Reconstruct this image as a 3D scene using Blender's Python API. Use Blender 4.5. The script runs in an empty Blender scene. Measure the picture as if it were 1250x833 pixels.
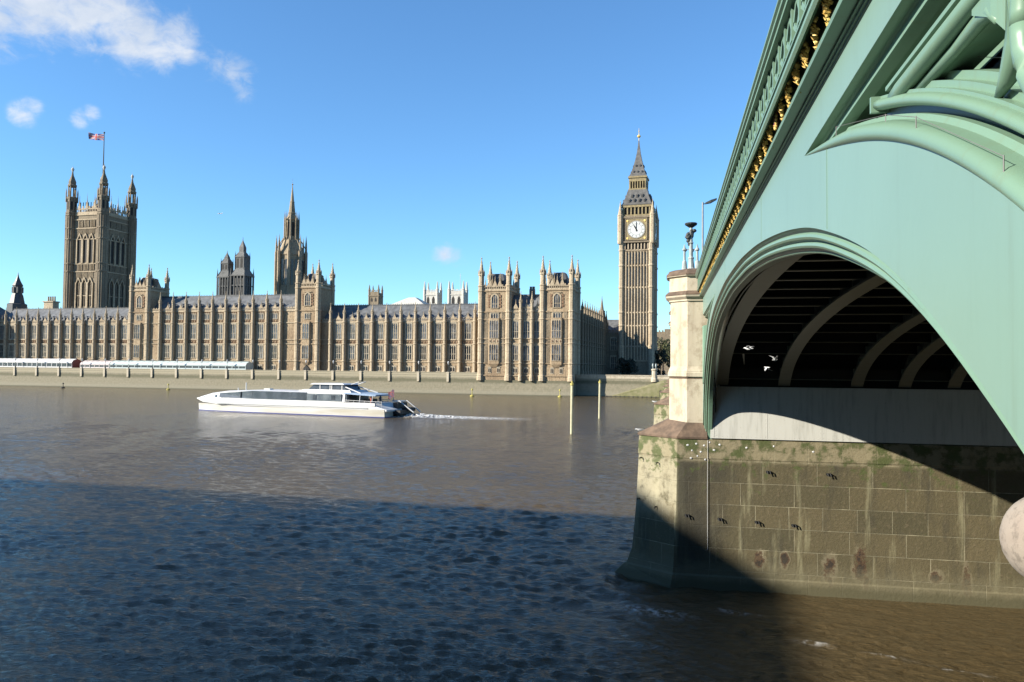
import bpy, math, random
import numpy as np
from mathutils import Vector, Matrix

rnd = random.Random(7)
C = bpy.context.scene.collection
sc = bpy.context.scene
R = math.radians

# ------------------------------------------------------------------ camera
YAW, PITCH, ROLL, EYE = .20026, .0346, -.00994, 10.05
cam_d = bpy.data.cameras.new('camera')
cam = bpy.data.objects.new('camera', cam_d); C.objects.link(cam); sc.camera = cam
f = Vector((-math.sin(YAW)*math.cos(PITCH), math.cos(YAW)*math.cos(PITCH), math.sin(PITCH)))
r0 = Vector((math.cos(YAW), math.sin(YAW), 0)); u0 = r0.cross(f)
cr, sr = math.cos(ROLL), math.sin(ROLL)
rr = cr*r0 - sr*u0; uu = sr*r0 + cr*u0
cam.matrix_world = Matrix(((rr.x, uu.x, -f.x, 0), (rr.y, uu.y, -f.y, 0), (rr.z, uu.z, -f.z, EYE), (0, 0, 0, 1)))
cam_d.sensor_width = 36; cam_d.lens = 960/1250*36
cam_d.clip_start = .1; cam_d.clip_end = 20000

# ------------------------------------------------------------------ sun, sky, exposure
SUN = Vector((1, .58, -.57)).normalized()          # direction the light travels
sun_d = bpy.data.lights.new('sun', 'SUN'); sun = bpy.data.objects.new('sun', sun_d); C.objects.link(sun)
sun.rotation_euler = SUN.to_track_quat('-Z', 'Y').to_euler()
sun.location = (-40, -60, 80)
sun_d.energy = 5.0; sun_d.angle = R(.5); sun_d.color = (1, .93, .80)
elev = math.asin(-SUN.z); azim = math.atan2(-SUN.x, -SUN.y)
world = bpy.data.worlds.new('World'); sc.world = world; world.use_nodes = True
sc.view_settings.view_transform = 'Standard'; sc.view_settings.look = 'None'
sc.view_settings.exposure = 1.40; sc.view_settings.gamma = 1


def node(nt, kind, **kw):
    n = nt.nodes.new(kind)
    for k, v in kw.items():
        if hasattr(n, k): setattr(n, k, v)
    return n


def link(nt, a, b): nt.links.new(a, b)


def math_n(nt, op, a, b=None, clamp=False):
    n = nt.nodes.new('ShaderNodeMath'); n.operation = op; n.use_clamp = clamp
    for i, x in enumerate((a, b)):
        if x is None: continue
        if isinstance(x, (int, float)): n.inputs[i].default_value = x
        else: nt.links.new(x, n.inputs[i])
    return n.outputs[0]


def smooth(nt, x, lo, hi):
    n = nt.nodes.new('ShaderNodeMapRange'); n.interpolation_type = 'SMOOTHSTEP'
    nt.links.new(x, n.inputs[0]); n.inputs[1].default_value = lo; n.inputs[2].default_value = hi
    return n.outputs[0]


def mixc(nt, fac, a, b):
    n = nt.nodes.new('ShaderNodeMix'); n.data_type = 'RGBA'
    if isinstance(fac, (int, float)): n.inputs[0].default_value = fac
    else: nt.links.new(fac, n.inputs[0])
    for i, x in ((6, a), (7, b)):
        if isinstance(x, tuple): n.inputs[i].default_value = (*x[:3], 1)
        else: nt.links.new(x, n.inputs[i])
    return n.outputs[2]


def noise(nt, vec, scale, detail=4, rough=.55, dist=0):
    n = nt.nodes.new('ShaderNodeTexNoise'); n.inputs['Scale'].default_value = scale
    n.inputs['Detail'].default_value = detail; n.inputs['Roughness'].default_value = rough
    n.inputs['Distortion'].default_value = dist
    if vec is not None: nt.links.new(vec, n.inputs['Vector'])
    return n.outputs[0]


def mapping(nt, vec, scale=(1, 1, 1), rot=(0, 0, 0), loc=(0, 0, 0)):
    n = nt.nodes.new('ShaderNodeMapping'); nt.links.new(vec, n.inputs[0])
    n.inputs['Scale'].default_value = scale; n.inputs['Rotation'].default_value = rot; n.inputs['Location'].default_value = loc
    return n.outputs[0]


def build_world():
    nt = world.node_tree; nt.nodes.clear()
    out = node(nt, 'ShaderNodeOutputWorld'); bg = node(nt, 'ShaderNodeBackground')
    sky = node(nt, 'ShaderNodeTexSky'); sky.sky_type = 'NISHITA'; sky.sun_disc = False
    sky.sun_elevation = elev; sky.sun_rotation = azim
    sky.air_density = 1.0; sky.dust_density = 0; sky.ozone_density = 3.0; sky.altitude = 20
    tc = node(nt, 'ShaderNodeTexCoord'); d = tc.outputs['Generated']
    sep = node(nt, 'ShaderNodeSeparateXYZ'); link(nt, d, sep.inputs[0])
    n1 = noise(nt, mapping(nt, d, (1, 1, 1.5)), 9, 7, .6, .3)
    n2 = noise(nt, mapping(nt, d, (1, 1, 1.6)), 34, 6, .62, .5)
    nn = math_n(nt, 'ADD', math_n(nt, 'MULTIPLY', n1, .5), math_n(nt, 'MULTIPLY', n2, .5))
    tot = None
    # cloud banks: direction on the sky, half-width (radians), weight
    for (x, y, z, w, k) in ((-.675, .650, .357, .052, .9), (-.640, .676, .372, .056, .95), (-.606, .703, .377, .052, .95), (-.582, .723, .371, .042, .92),
                            (-.566, .740, .357, .040, .95), (-.552, .752, .345, .03, .7), (-.535, .760, .362, .036, .66), (-.528, .77, .345, .022, .55), (-.487, .806, .338, .026, .62), (-.485, .812, .322, .022, .55), (-.505, .79, .342, .028, .5),
                            (-.667, .697, .260, .016, .5), (-.661, .701, .270, .013, .42), (-.628, .731, .266, .012, .46), (-.619, .737, .271, .011, .42),
                            (-.279, .950, .142, .017, .75), (-.268, .953, .139, .015, .6), (-.258, .956, .137, .010, .4)):
        v = Vector((x, y, z)).normalized()
        dn = node(nt, 'ShaderNodeVectorMath'); dn.operation = 'DISTANCE'
        link(nt, d, dn.inputs[0]); dn.inputs[1].default_value = v
        b = math_n(nt, 'MULTIPLY', smooth(nt, dn.outputs['Value'], w*1.5, 0), k)
        tot = b if tot is None else math_n(nt, 'MAXIMUM', tot, b)
    dens = math_n(nt, 'ADD', tot, math_n(nt, 'MULTIPLY', math_n(nt, 'SUBTRACT', nn, .5), 2.4))
    dens = math_n(nt, 'MULTIPLY', smooth(nt, dens, .12, .95), smooth(nt, tot, .02, .25))
    ccol = mixc(nt, smooth(nt, n1, .35, .7), (3.6, 4.0, 4.6), (5.2, 5.3, 5.4))
    tint = node(nt, 'ShaderNodeMix'); tint.data_type = 'RGBA'; tint.blend_type = 'MULTIPLY'; tint.inputs[0].default_value = 1   # clear polar-air blue
    link(nt, sky.outputs[0], tint.inputs[6]); tint.inputs[7].default_value = (.72, 1.05, 1.26, 1)
    col = mixc(nt, math_n(nt, 'MULTIPLY', dens, .85), tint.outputs[2], ccol)
    link(nt, col, bg.inputs[0]); bg.inputs[1].default_value = .070
    link(nt, bg.outputs[0], out.inputs[0])


build_world()


# ------------------------------------------------------------------ mesh helper
class MB:
    def __init__(s): s.v = []; s.f = []; s.m = []

    def add(s, vs, fs, mi=0):
        o = len(s.v); s.v += [tuple(p) for p in vs]
        s.f += [tuple(i+o for i in q) for q in fs]; s.m += [mi]*len(fs)
        return s

    def box(s, x0, x1, y0, y1, z0, z1, mi=0):
        return s.add([(x0, y0, z0), (x1, y0, z0), (x1, y1, z0), (x0, y1, z0), (x0, y0, z1), (x1, y0, z1), (x1, y1, z1), (x0, y1, z1)],
                     [(0, 3, 2, 1), (4, 5, 6, 7), (0, 1, 5, 4), (1, 2, 6, 5), (2, 3, 7, 6), (3, 0, 4, 7)], mi)

    def loft(s, rings, mi=0, cap=True, closed=True):
        n = len(rings[0]); vs = [p for r in rings for p in r]; fs = []
        for k in range(len(rings)-1):
            for i in range(n if closed else n-1):
                j = (i+1) % n
                fs.append((k*n+i, k*n+j, (k+1)*n+j, (k+1)*n+i))
        if cap and closed:
            fs.append(tuple(range(n-1, -1, -1))); fs.append(tuple(range((len(rings)-1)*n, len(rings)*n)))
        return s.add(vs, fs, mi)

    def prism(s, poly, z0, z1, mi=0):
        return s.loft([[(x, y, z0) for x, y in poly], [(x, y, z1) for x, y in poly]], mi)

    def lathe(s, cx, cy, prof, n=8, rot=None, mi=0, sx=1, sy=1):     # prof: list of (radius, z)
        if rot is None: rot = math.pi/n
        return s.loft([[(cx+sx*r*math.cos(rot+2*math.pi*i/n), cy+sy*r*math.sin(rot+2*math.pi*i/n), z) for i in range(n)] for r, z in prof], mi)

    def tube(s, path, r, n=8, mi=0):
        P = [Vector(p) for p in path]; rings = []
        for i, p in enumerate(P):
            t = (P[min(i+1, len(P)-1)]-P[max(i-1, 0)]).normalized()
            a = Vector((0, 0, 1)) if abs(t.z) < .9 else Vector((1, 0, 0))
            e1 = t.cross(a).normalized(); e2 = t.cross(e1)
            q = r[i] if isinstance(r, (list, tuple)) else r
            rings.append([p+q*(math.cos(2*math.pi*k/n)*e1+math.sin(2*math.pi*k/n)*e2) for k in range(n)])
        return s.loft(rings, mi)

    def ball(s, c, r, n=10, k=6, mi=0, jit=0, rg=rnd):
        if isinstance(r, (int, float)): r = (r, r, r)
        rings = []
        for i in range(k+1):
            a = -math.pi/2+math.pi*i/k
            rings.append([(c[0]+r[0]*max(math.cos(a), .02)*math.cos(2*math.pi*j/n)*(1+jit*rg.uniform(-1, 1)), c[1]+r[1]*max(math.cos(a), .02)*math.sin(2*math.pi*j/n)*(1+jit*rg.uniform(-1, 1)),
                           c[2]+r[2]*math.sin(a)*(1+jit*rg.uniform(-1, 1))) for j in range(n)])
        return s.loft(rings, mi)

    def sweep(s, prof, path_fn, ts, mi=0):                           # prof points -> path_fn(t, p)
        n = len(prof); vs = [path_fn(t, p) for t in ts for p in prof]; fs = []
        for k in range(len(ts)-1):
            for i in range(n-1): fs.append((k*n+i, k*n+i+1, (k+1)*n+i+1, (k+1)*n+i))
        return s.add(vs, fs, mi)

    def mesh(s, name, mats, smooth_=False):
        me = bpy.data.meshes.new(name); me.from_pydata(s.v, [], s.f)
        for m in (mats if isinstance(mats, (list, tuple)) else [mats]): me.materials.append(m)
        me.polygons.foreach_set('material_index', s.m)
        if smooth_: me.polygons.foreach_set('use_smooth', [True]*len(s.f))
        me.update(); return me


def obj(name, me, parent=None, loc=(0, 0, 0), rz=0, scale=None):
    o = bpy.data.objects.new(name, me); C.objects.link(o)
    o.location = loc; o.rotation_euler = (0, 0, rz)
    if scale: o.scale = scale
    if parent: o.parent = parent
    return o


def part(name, mb, mats, parent=None, smooth_=False, **k): return obj(name, mb.mesh(name, mats, smooth_), parent, **k)


def tag(o, label=None, cat=None, group=None, kind=None):
    for k, v in (('label', label), ('category', cat), ('group', group), ('kind', kind)):
        if v: o[k] = v
    return o


def thing(name, label, cat, loc=(0, 0, 0), rz=0, group=None):
    return tag(obj(name, None, None, loc, rz), label, cat, group)


# ------------------------------------------------------------------ materials
def new_mat(name):
    m = bpy.data.materials.new(name); m.use_nodes = True; nt = m.node_tree
    b = nt.nodes['Principled BSDF']; tc = node(nt, 'ShaderNodeTexCoord')
    return m, nt, b, tc.outputs['Object']


def bump(nt, b, h, strength=.3, dist=.05):
    n = node(nt, 'ShaderNodeBump'); n.inputs['Strength'].default_value = strength; n.inputs['Distance'].default_value = dist
    link(nt, h, n.inputs['Height']); link(nt, n.outputs[0], b.inputs['Normal'])


def flat(name, c, rough=.6, metal=0, var=.25, scale=3, c2=None, bmp=0, stretch=(1, 1, 1)):
    m, nt, b, o = new_mat(name)
    n = noise(nt, mapping(nt, o, stretch), scale, 5)
    c = tuple(x*.53 for x in c); c2 = tuple(x*.53 for x in c2) if c2 else None
    c2 = c2 or tuple(x*(1-var) for x in c)
    link(nt, mixc(nt, smooth(nt, n, .3, .7), c, c2), b.inputs['Base Color'])
    b.inputs['Roughness'].default_value = rough; b.inputs['Metallic'].default_value = metal
    if bmp: bump(nt, b, n, bmp)
    return m


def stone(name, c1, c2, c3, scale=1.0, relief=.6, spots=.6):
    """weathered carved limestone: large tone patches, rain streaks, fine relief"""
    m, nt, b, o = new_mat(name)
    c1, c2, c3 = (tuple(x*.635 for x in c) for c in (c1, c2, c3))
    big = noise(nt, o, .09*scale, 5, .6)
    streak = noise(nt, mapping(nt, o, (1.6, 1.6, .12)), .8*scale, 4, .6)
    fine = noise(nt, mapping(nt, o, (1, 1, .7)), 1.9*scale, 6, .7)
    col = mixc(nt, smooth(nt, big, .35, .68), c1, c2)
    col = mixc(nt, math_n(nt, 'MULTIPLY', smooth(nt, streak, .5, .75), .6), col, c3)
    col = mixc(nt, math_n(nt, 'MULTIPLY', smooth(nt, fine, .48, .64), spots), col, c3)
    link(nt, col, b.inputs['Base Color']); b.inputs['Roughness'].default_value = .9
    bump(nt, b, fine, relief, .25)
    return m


M = {}
M['stone'] = stone('palace_limestone', (.46, .345, .215), (.32, .225, .135), (.12, .08, .05))
M['stone2'] = stone('pale_limestone', (.56, .455, .315), (.42, .33, .22), (.18, .135, .09))
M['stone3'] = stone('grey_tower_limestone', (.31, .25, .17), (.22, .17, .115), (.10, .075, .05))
M['stone4'] = stone('honey_limestone', (.44, .35, .235), (.32, .25, .16), (.14, .105, .07))
M['mullion'] = stone('pale_window_tracery_stone', (.62, .54, .41), (.52, .44, .32), (.30, .24, .17))
M['carve'] = stone('carved_panel_stone', (.30, .175, .10), (.20, .115, .065), (.09, .055, .035), 2.2)
M['white_stone'] = stone('white_stone', (.68, .66, .60), (.58, .55, .49), (.36, .33, .29), .8)
M['pillar'] = stone('cream_pillar_stone', (.60, .53, .41), (.53, .45, .33), (.30, .235, .155), .9, .12, .55)
M['sooty'] = stone('dark_ironwork_grey', (.21, .205, .195), (.14, .14, .135), (.06, .06, .06))
M['slate'] = flat('slate_roof', (.215, .22, .225), .55, 0, .5, .55, bmp=.3)
M['slate_dark'] = flat('dark_slate_roof', (.07, .075, .085), .5, 0, .4, .6)
M['spire_iron'] = flat('grey_cast_iron_roof', (.20, .19, .175), .5, .1, .45, .8)
M['gilt_stone'] = flat('gilded_stone', (.46, .36, .16), .6, .1, .45, 1.2, c2=(.25, .19, .10))
M['gold'] = flat('gold_leaf', (1.40, 1.0, .36), .38, .25, .35, 30, c2=(1.05, .66, .16))
M['red_shield'] = flat('red_enamel', (.45, .06, .07), .4, 0, .3, 20)
M['black'] = flat('black_iron', (.02, .02, .022), .55)
M['white'] = flat('white_paint', (.82, .82, .82), .35, 0, .06, .6)
M['yellow'] = flat('yellow_paint', (.72, .62, .16), .5, 0, .2, 2)
M['bone'] = flat('pale_post_paint', (.74, .70, .46), .5, 0, .2, 2)
M['steel'] = flat('grey_lamp_steel', (.45, .47, .48), .4, .3, .2, 3)
M['dull_steel'] = flat('dull_galvanised_steel', (.22, .22, .22), .6)
M['lamp_paint'] = flat('pale_blue_lamp_paint', (.55, .62, .60), .5, 0, .35, 4, c2=(.36, .42, .42))
M['lamp_dark'] = flat('weathered_dark_iron', (.06, .075, .075), .6, 0, .4, 6)


def glass_mat(name, a, b_, lo=.4, hi=.62, sc_=.33):
    m, nt, b, o = new_mat(name)
    g = node(nt, 'ShaderNodeNewGeometry')
    n = noise(nt, mapping(nt, g.outputs['Position'], (1, 1, .6)), sc_, 3, .7)
    link(nt, mixc(nt, smooth(nt, n, lo, hi), a, b_), b.inputs['Base Color'])
    b.inputs['Roughness'].default_value = .22; b.inputs['Specular IOR Level'].default_value = .6
    return m


M['glass'] = glass_mat('leaded_glass', (.023, .023, .026), (.115, .117, .122))
M['glass_dark'] = glass_mat('dark_glass', (.015, .015, .016), (.065, .052, .042))
M['void'] = flat('dark_opening', (.018, .015, .013), .8)  # near-black fill stands in for the shade inside openings


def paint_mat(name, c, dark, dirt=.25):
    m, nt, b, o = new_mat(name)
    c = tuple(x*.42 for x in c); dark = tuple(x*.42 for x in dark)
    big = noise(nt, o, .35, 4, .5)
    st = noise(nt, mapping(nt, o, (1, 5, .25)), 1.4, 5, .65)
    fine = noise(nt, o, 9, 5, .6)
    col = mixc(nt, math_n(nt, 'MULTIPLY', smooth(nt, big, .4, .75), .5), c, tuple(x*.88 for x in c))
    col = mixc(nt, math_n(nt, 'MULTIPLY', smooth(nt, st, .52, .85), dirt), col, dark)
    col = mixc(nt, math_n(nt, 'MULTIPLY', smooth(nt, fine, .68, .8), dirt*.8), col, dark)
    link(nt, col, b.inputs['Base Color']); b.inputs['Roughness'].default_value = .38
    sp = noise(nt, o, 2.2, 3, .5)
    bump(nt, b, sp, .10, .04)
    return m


M['teal'] = paint_mat('pale_green_bridge_paint', (.315, .505, .42), (.20, .275, .19), .4)
M['teal2'] = paint_mat('green_moulding_paint', (.285, .475, .34), (.26, .27, .12), .5)
M['teal_shade'] = paint_mat('grimy_shaded_green_paint', (.11, .15, .10), (.08, .08, .05), .6)  # darker copy of the green for grooves and undersides, shade put into the colour
M['under'] = paint_mat('dark_soffit_iron', (.028, .028, .023), (.015, .015, .012), .5)  # near-black tone for the soffit, cornice cove and inner faces
M['rib'] = paint_mat('grimy_grey_rib_paint', (.34, .34, .26), (.16, .145, .10), .6)


def skewback_mat():
    m, nt, b, o = new_mat('pale_grey_riveted_iron')
    st = noise(nt, mapping(nt, o, (3, 3, .3)), 1.5, 5, .65)
    v = node(nt, 'ShaderNodeTexVoronoi'); v.inputs['Scale'].default_value = 1.1; link(nt, o, v.inputs['Vector'])
    col = mixc(nt, smooth(nt, st, .45, .8), (.40, .40, .37), (.27, .27, .245))
    fine = noise(nt, o, 5, 5, .7)
    col = mixc(nt, math_n(nt, 'MULTIPLY', smooth(nt, fine, .62, .72), .5), col, (.18, .15, .10))
    link(nt, col, b.inputs['Base Color']); b.inputs['Roughness'].default_value = .55
    return m


M['skew'] = skewback_mat()


def granite_mat():
    """river pier masonry: big coursed blocks, lime streaks, moss near the top, algae at the tide line"""
    m, nt, b, o = new_mat('river_pier_granite')
    sep = node(nt, 'ShaderNodeSeparateXYZ'); link(nt, o, sep.inputs[0])
    h = math_n(nt, 'SUBTRACT', sep.outputs[0], math_n(nt, 'MULTIPLY', sep.outputs[1], .35))
    cmb = node(nt, 'ShaderNodeCombineXYZ'); link(nt, h, cmb.inputs[0]); link(nt, math_n(nt, 'ADD', sep.outputs[2], .14), cmb.inputs[1])
    br = node(nt, 'ShaderNodeTexBrick'); link(nt, cmb.outputs[0], br.inputs['Vector'])
    br.inputs['Scale'].default_value = 1; br.inputs['Brick Width'].default_value = 2.35; br.inputs['Row Height'].default_value = 1.0
    br.inputs['Mortar Size'].default_value = .015; br.inputs['Mortar Smooth'].default_value = .25; br.inputs['Bias'].default_value = 0
    br.offset = .42; br.squash = .62; br.squash_frequency = 3
    br.inputs['Color1'].default_value = (.090, .072, .034, 1); br.inputs['Color2'].default_value = (.052, .045, .02, 1)
    br.inputs['Mortar'].default_value = (.17, .155, .10, 1)
    big = noise(nt, o, .55, 5, .6); fine = noise(nt, o, 7, 6, .7); mid = noise(nt, o, 1.7, 5, .65)
    col = mixc(nt, math_n(nt, 'MULTIPLY', smooth(nt, big, .42, .7), .55), br.outputs[0], (.062, .052, .024))
    col = mixc(nt, math_n(nt, 'MULTIPLY', smooth(nt, fine, .5, .72), .4), col, (.165, .125, .078))
    grain = noise(nt, o, 26, 4, .75)
    col = mixc(nt, math_n(nt, 'MULTIPLY', smooth(nt, grain, .46, .62), .45), col, (.035, .03, .018))
    # pale lime leaching along some joints
    jn = noise(nt, o, .9, 3, .5)
    joint = math_n(nt, 'MULTIPLY', br.outputs['Fac'], smooth(nt, jn, .5, .62))
    col = mixc(nt, math_n(nt, 'MULTIPLY', joint, .7), col, (.29, .26, .17))
    st = noise(nt, mapping(nt, o, (1.5, 1.5, .16)), 1.1, 5, .6)
    col = mixc(nt, math_n(nt, 'MULTIPLY', smooth(nt, st, .55, .70), .75), col, (.20, .185, .11))
    st2 = noise(nt, mapping(nt, o, (1.2, 1.2, .25), loc=(5, 3, 2)), 1.0, 5, .6)
    col = mixc(nt, math_n(nt, 'MULTIPLY', smooth(nt, st2, .50, .72), .8), col, (.03, .027, .016))
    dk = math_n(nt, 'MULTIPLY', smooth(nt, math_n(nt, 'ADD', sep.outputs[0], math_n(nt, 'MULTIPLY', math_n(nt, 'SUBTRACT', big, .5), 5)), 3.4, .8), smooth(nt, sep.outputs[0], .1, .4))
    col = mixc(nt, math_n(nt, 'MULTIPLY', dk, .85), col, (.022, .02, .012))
    # rusty scars and hollows worn into the lower courses
    wob = math_n(nt, 'MULTIPLY', math_n(nt, 'SUBTRACT', noise(nt, o, 2.6, 6, .75), .5), 6.5)
    for (px, pz, w, h) in ((3.95, 1.4, .26, .34), (5.05, 1.5, .16, .30), (6.95, 1.25, .26, .55), (8.3, 1.4, .30, .62), (11.4, 1.1, .22, .26), (12.6, .85, .17, .6), (7.0, .62, .1, .3), (8.5, .65, .1, .3)):
        ex = math_n(nt, 'POWER', math_n(nt, 'DIVIDE', math_n(nt, 'SUBTRACT', sep.outputs[0], px), w), 2.0)
        ez = math_n(nt, 'POWER', math_n(nt, 'DIVIDE', math_n(nt, 'SUBTRACT', sep.outputs[2], pz), h), 2.0)
        q = math_n(nt, 'ADD', math_n(nt, 'ADD', ex, ez), wob)
        rim = math_n(nt, 'MULTIPLY', smooth(nt, q, 2.6, 1.5), smooth(nt, jn, .42, .55))
        col = mixc(nt, math_n(nt, 'MULTIPLY', rim, .35), col, (.22, .19, .125))
        col = mixc(nt, math_n(nt, 'MULTIPLY', smooth(nt, q, 1.3, .7), .9), col, (.050, .025, .010))
        col = mixc(nt, math_n(nt, 'MULTIPLY', smooth(nt, q, .55, .1), .85), col, (.012, .009, .006))
    nose = math_n(nt, 'MULTIPLY', math_n(nt, 'MULTIPLY', smooth(nt, sep.outputs[0], .30, .22), smooth(nt, sep.outputs[2], 2.6, 4.2)), smooth(nt, mid, .30, .55))  # sunlit brightness of the upper nose put into the colour as pale lime
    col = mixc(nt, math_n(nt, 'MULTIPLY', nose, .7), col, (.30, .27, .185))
    # pale top course, moss
    top = smooth(nt, sep.outputs[2], 5.7, 5.95)
    tc_ = mixc(nt, smooth(nt, mid, .4, .66), (.21, .18, .11), (.07, .06, .034))
    col = mixc(nt, math_n(nt, 'MULTIPLY', top, .75), col, tc_)
    moss = math_n(nt, 'MULTIPLY', smooth(nt, math_n(nt, 'ADD', mid, math_n(nt, 'MULTIPLY', smooth(nt, sep.outputs[2], 3.5, 6.8), .22)), .66, .80), .85)
    col = mixc(nt, moss, col, (.045, .06, .012))
    # algae and damp at the tide line
    alg = smooth(nt, math_n(nt, 'ADD', sep.outputs[2], math_n(nt, 'MULTIPLY', math_n(nt, 'SUBTRACT', mid, .5), 1.4)), 1.5, .6)
    col = mixc(nt, math_n(nt, 'MULTIPLY', alg, .75), col, (.10, .088, .05))
    wet = smooth(nt, math_n(nt, 'ADD', sep.outputs[2], math_n(nt, 'MULTIPLY', math_n(nt, 'SUBTRACT', mid, .5), .5)), .55, .25)
    col = mixc(nt, math_n(nt, 'MULTIPLY', wet, .85), col, (.05, .045, .02))
    link(nt, col, b.inputs['Base Color']); b.inputs['Roughness'].default_value = .85
    hh = math_n(nt, 'SUBTRACT', math_n(nt, 'MULTIPLY', fine, .5), math_n(nt, 'MULTIPLY', br.outputs['Fac'], .8))
    bump(nt, b, math_n(nt, 'ADD', math_n(nt, 'MULTIPLY', hh, 1.6), math_n(nt, 'MULTIPLY', mid, .2)), .7, .045)
    return m


M['granite'] = granite_mat()
M['capstone'] = flat('brown_weathered_capstone', (.225, .15, .10), .85, 0, .5, 2.6, bmp=.4)
M['ballstone'] = stone('rough_pinkish_granite', (.34, .295, .245), (.25, .20, .165), (.13, .11, .09), 22, .08)


def bank_mat():
    """embankment wall: pale parapet, weed-green lower face, damp foot"""
    m, nt, b, o = new_mat('river_wall_stone')
    g = node(nt, 'ShaderNodeNewGeometry'); sep = node(nt, 'ShaderNodeSeparateXYZ'); link(nt, g.outputs['Position'], sep.inputs[0])
    z = sep.outputs[2]
    n = noise(nt, mapping(nt, o, (.25, .25, 1.2)), .5, 6, .65); n2 = noise(nt, o, 1.3, 5, .65)
    zz = math_n(nt, 'ADD', z, math_n(nt, 'MULTIPLY', math_n(nt, 'SUBTRACT', n, .5), 1.2))
    col = mixc(nt, smooth(nt, n2, .35, .7), (.192, .168, .118), (.142, .130, .088))
    col = mixc(nt, math_n(nt, 'MULTIPLY', smooth(nt, zz, 2.5, .8), .45), col, (.205, .19, .145))
    band = math_n(nt, 'MULTIPLY', smooth(nt, zz, 4.0, 5.0), smooth(nt, zz, 6.0, 5.6))
    col = mixc(nt, math_n(nt, 'MULTIPLY', band, .6), col, (.042, .043, .018))
    col = mixc(nt, smooth(nt, zz, 6.2, 6.6), col, (.25, .22, .155))
    col = mixc(nt, smooth(nt, z, .5, .2), col, (.09, .085, .06))
    br = node(nt, 'ShaderNodeTexBrick')
    cmb = node(nt, 'ShaderNodeCombineXYZ'); so = node(nt, 'ShaderNodeSeparateXYZ'); link(nt, o, so.inputs[0])
    link(nt, so.outputs[0], cmb.inputs[0]); link(nt, so.outputs[2], cmb.inputs[1]); link(nt, cmb.outputs[0], br.inputs['Vector'])
    br.inputs['Scale'].default_value = 1; br.inputs['Brick Width'].default_value = 2.2; br.inputs['Row Height'].default_value = .8; br.inputs['Mortar Size'].default_value = .04
    col = mixc(nt, math_n(nt, 'MULTIPLY', br.outputs['Fac'], .35), col, (.10, .095, .06))
    link(nt, col, b.inputs['Base Color']); b.inputs['Roughness'].default_value = .9
    bump(nt, b, n2, .4, .1)
    return m


M['bank'] = bank_mat()
M['paving'] = flat('paving', (.30, .27, .23), .9, 0, .25, .5)
M['mud'] = flat('river_mud', (.10, .08, .05), .8, 0, .3, .2)
M['weedslope'] = flat('weedy_stone_slope', (.30, .27, .155), .9, 0, .3, .5, c2=(.18, .18, .07))


def water_mat():
    m, nt, b, o = new_mat('silty_river_water')
    g = node(nt, 'ShaderNodeNewGeometry'); pos = g.outputs['Position']
    n = noise(nt, mapping(nt, pos, (.02, .05, 1)), 1, 4, .6)
    col = mixc(nt, smooth(nt, n, .35, .65), (.066, .048, .0235), (.054, .0395, .0195))
    at = node(nt, 'ShaderNodeAttribute'); at.attribute_name = 'foam'
    fn = noise(nt, mapping(nt, pos, (1, 1, 1)), 2.6, 5, .7)
    fo = math_n(nt, 'MULTIPLY', at.outputs['Fac'], smooth(nt, fn, .42, .62), True)
    col = mixc(nt, fo, col, (.72, .72, .70))
    link(nt, col, b.inputs['Base Color'])
    b.inputs['IOR'].default_value = 1.33
    ro = math_n(nt, 'ADD', math_n(nt, 'MULTIPLY', fo, .5), .11)
    link(nt, ro, b.inputs['Roughness'])
    w1 = noise(nt, mapping(nt, pos, (.55, 1.35, 1), rot=(0, 0, .15)), 2.6, 5, .6, .5)
    w2 = noise(nt, mapping(nt, pos, (.6, 1.5, 1), rot=(0, 0, -.2)), 7.5, 4, .6, .4)
    h = math_n(nt, 'ADD', w1, math_n(nt, 'MULTIPLY', w2, .55))
    bump(nt, b, h, 1.0, .12)
    return m


M['water'] = water_mat()
M['leaf'] = flat('foliage', (.060, .085, .020), .7, 0, .5, .8, c2=(.10, .085, .02))
M['leaf_dark'] = flat('dark_evergreen_foliage', (.022, .032, .012), .8, 0, .4, .8)
M['bark'] = flat('bark', (.07, .05, .035), .9, 0, .4, 2)

# ------------------------------------------------------------------ setting: water, ground
AL = .0591                                     # turn of the far bank against the bridge
PO = Vector((-35.86, 285.8, 0))                # palace north corner at the river wall


def bank_pt(x, y, z=0):
    c, s = math.cos(-AL), math.sin(-AL)
    return Vector((PO.x + x*c - y*s, PO.y + x*s + y*c, z))


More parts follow.
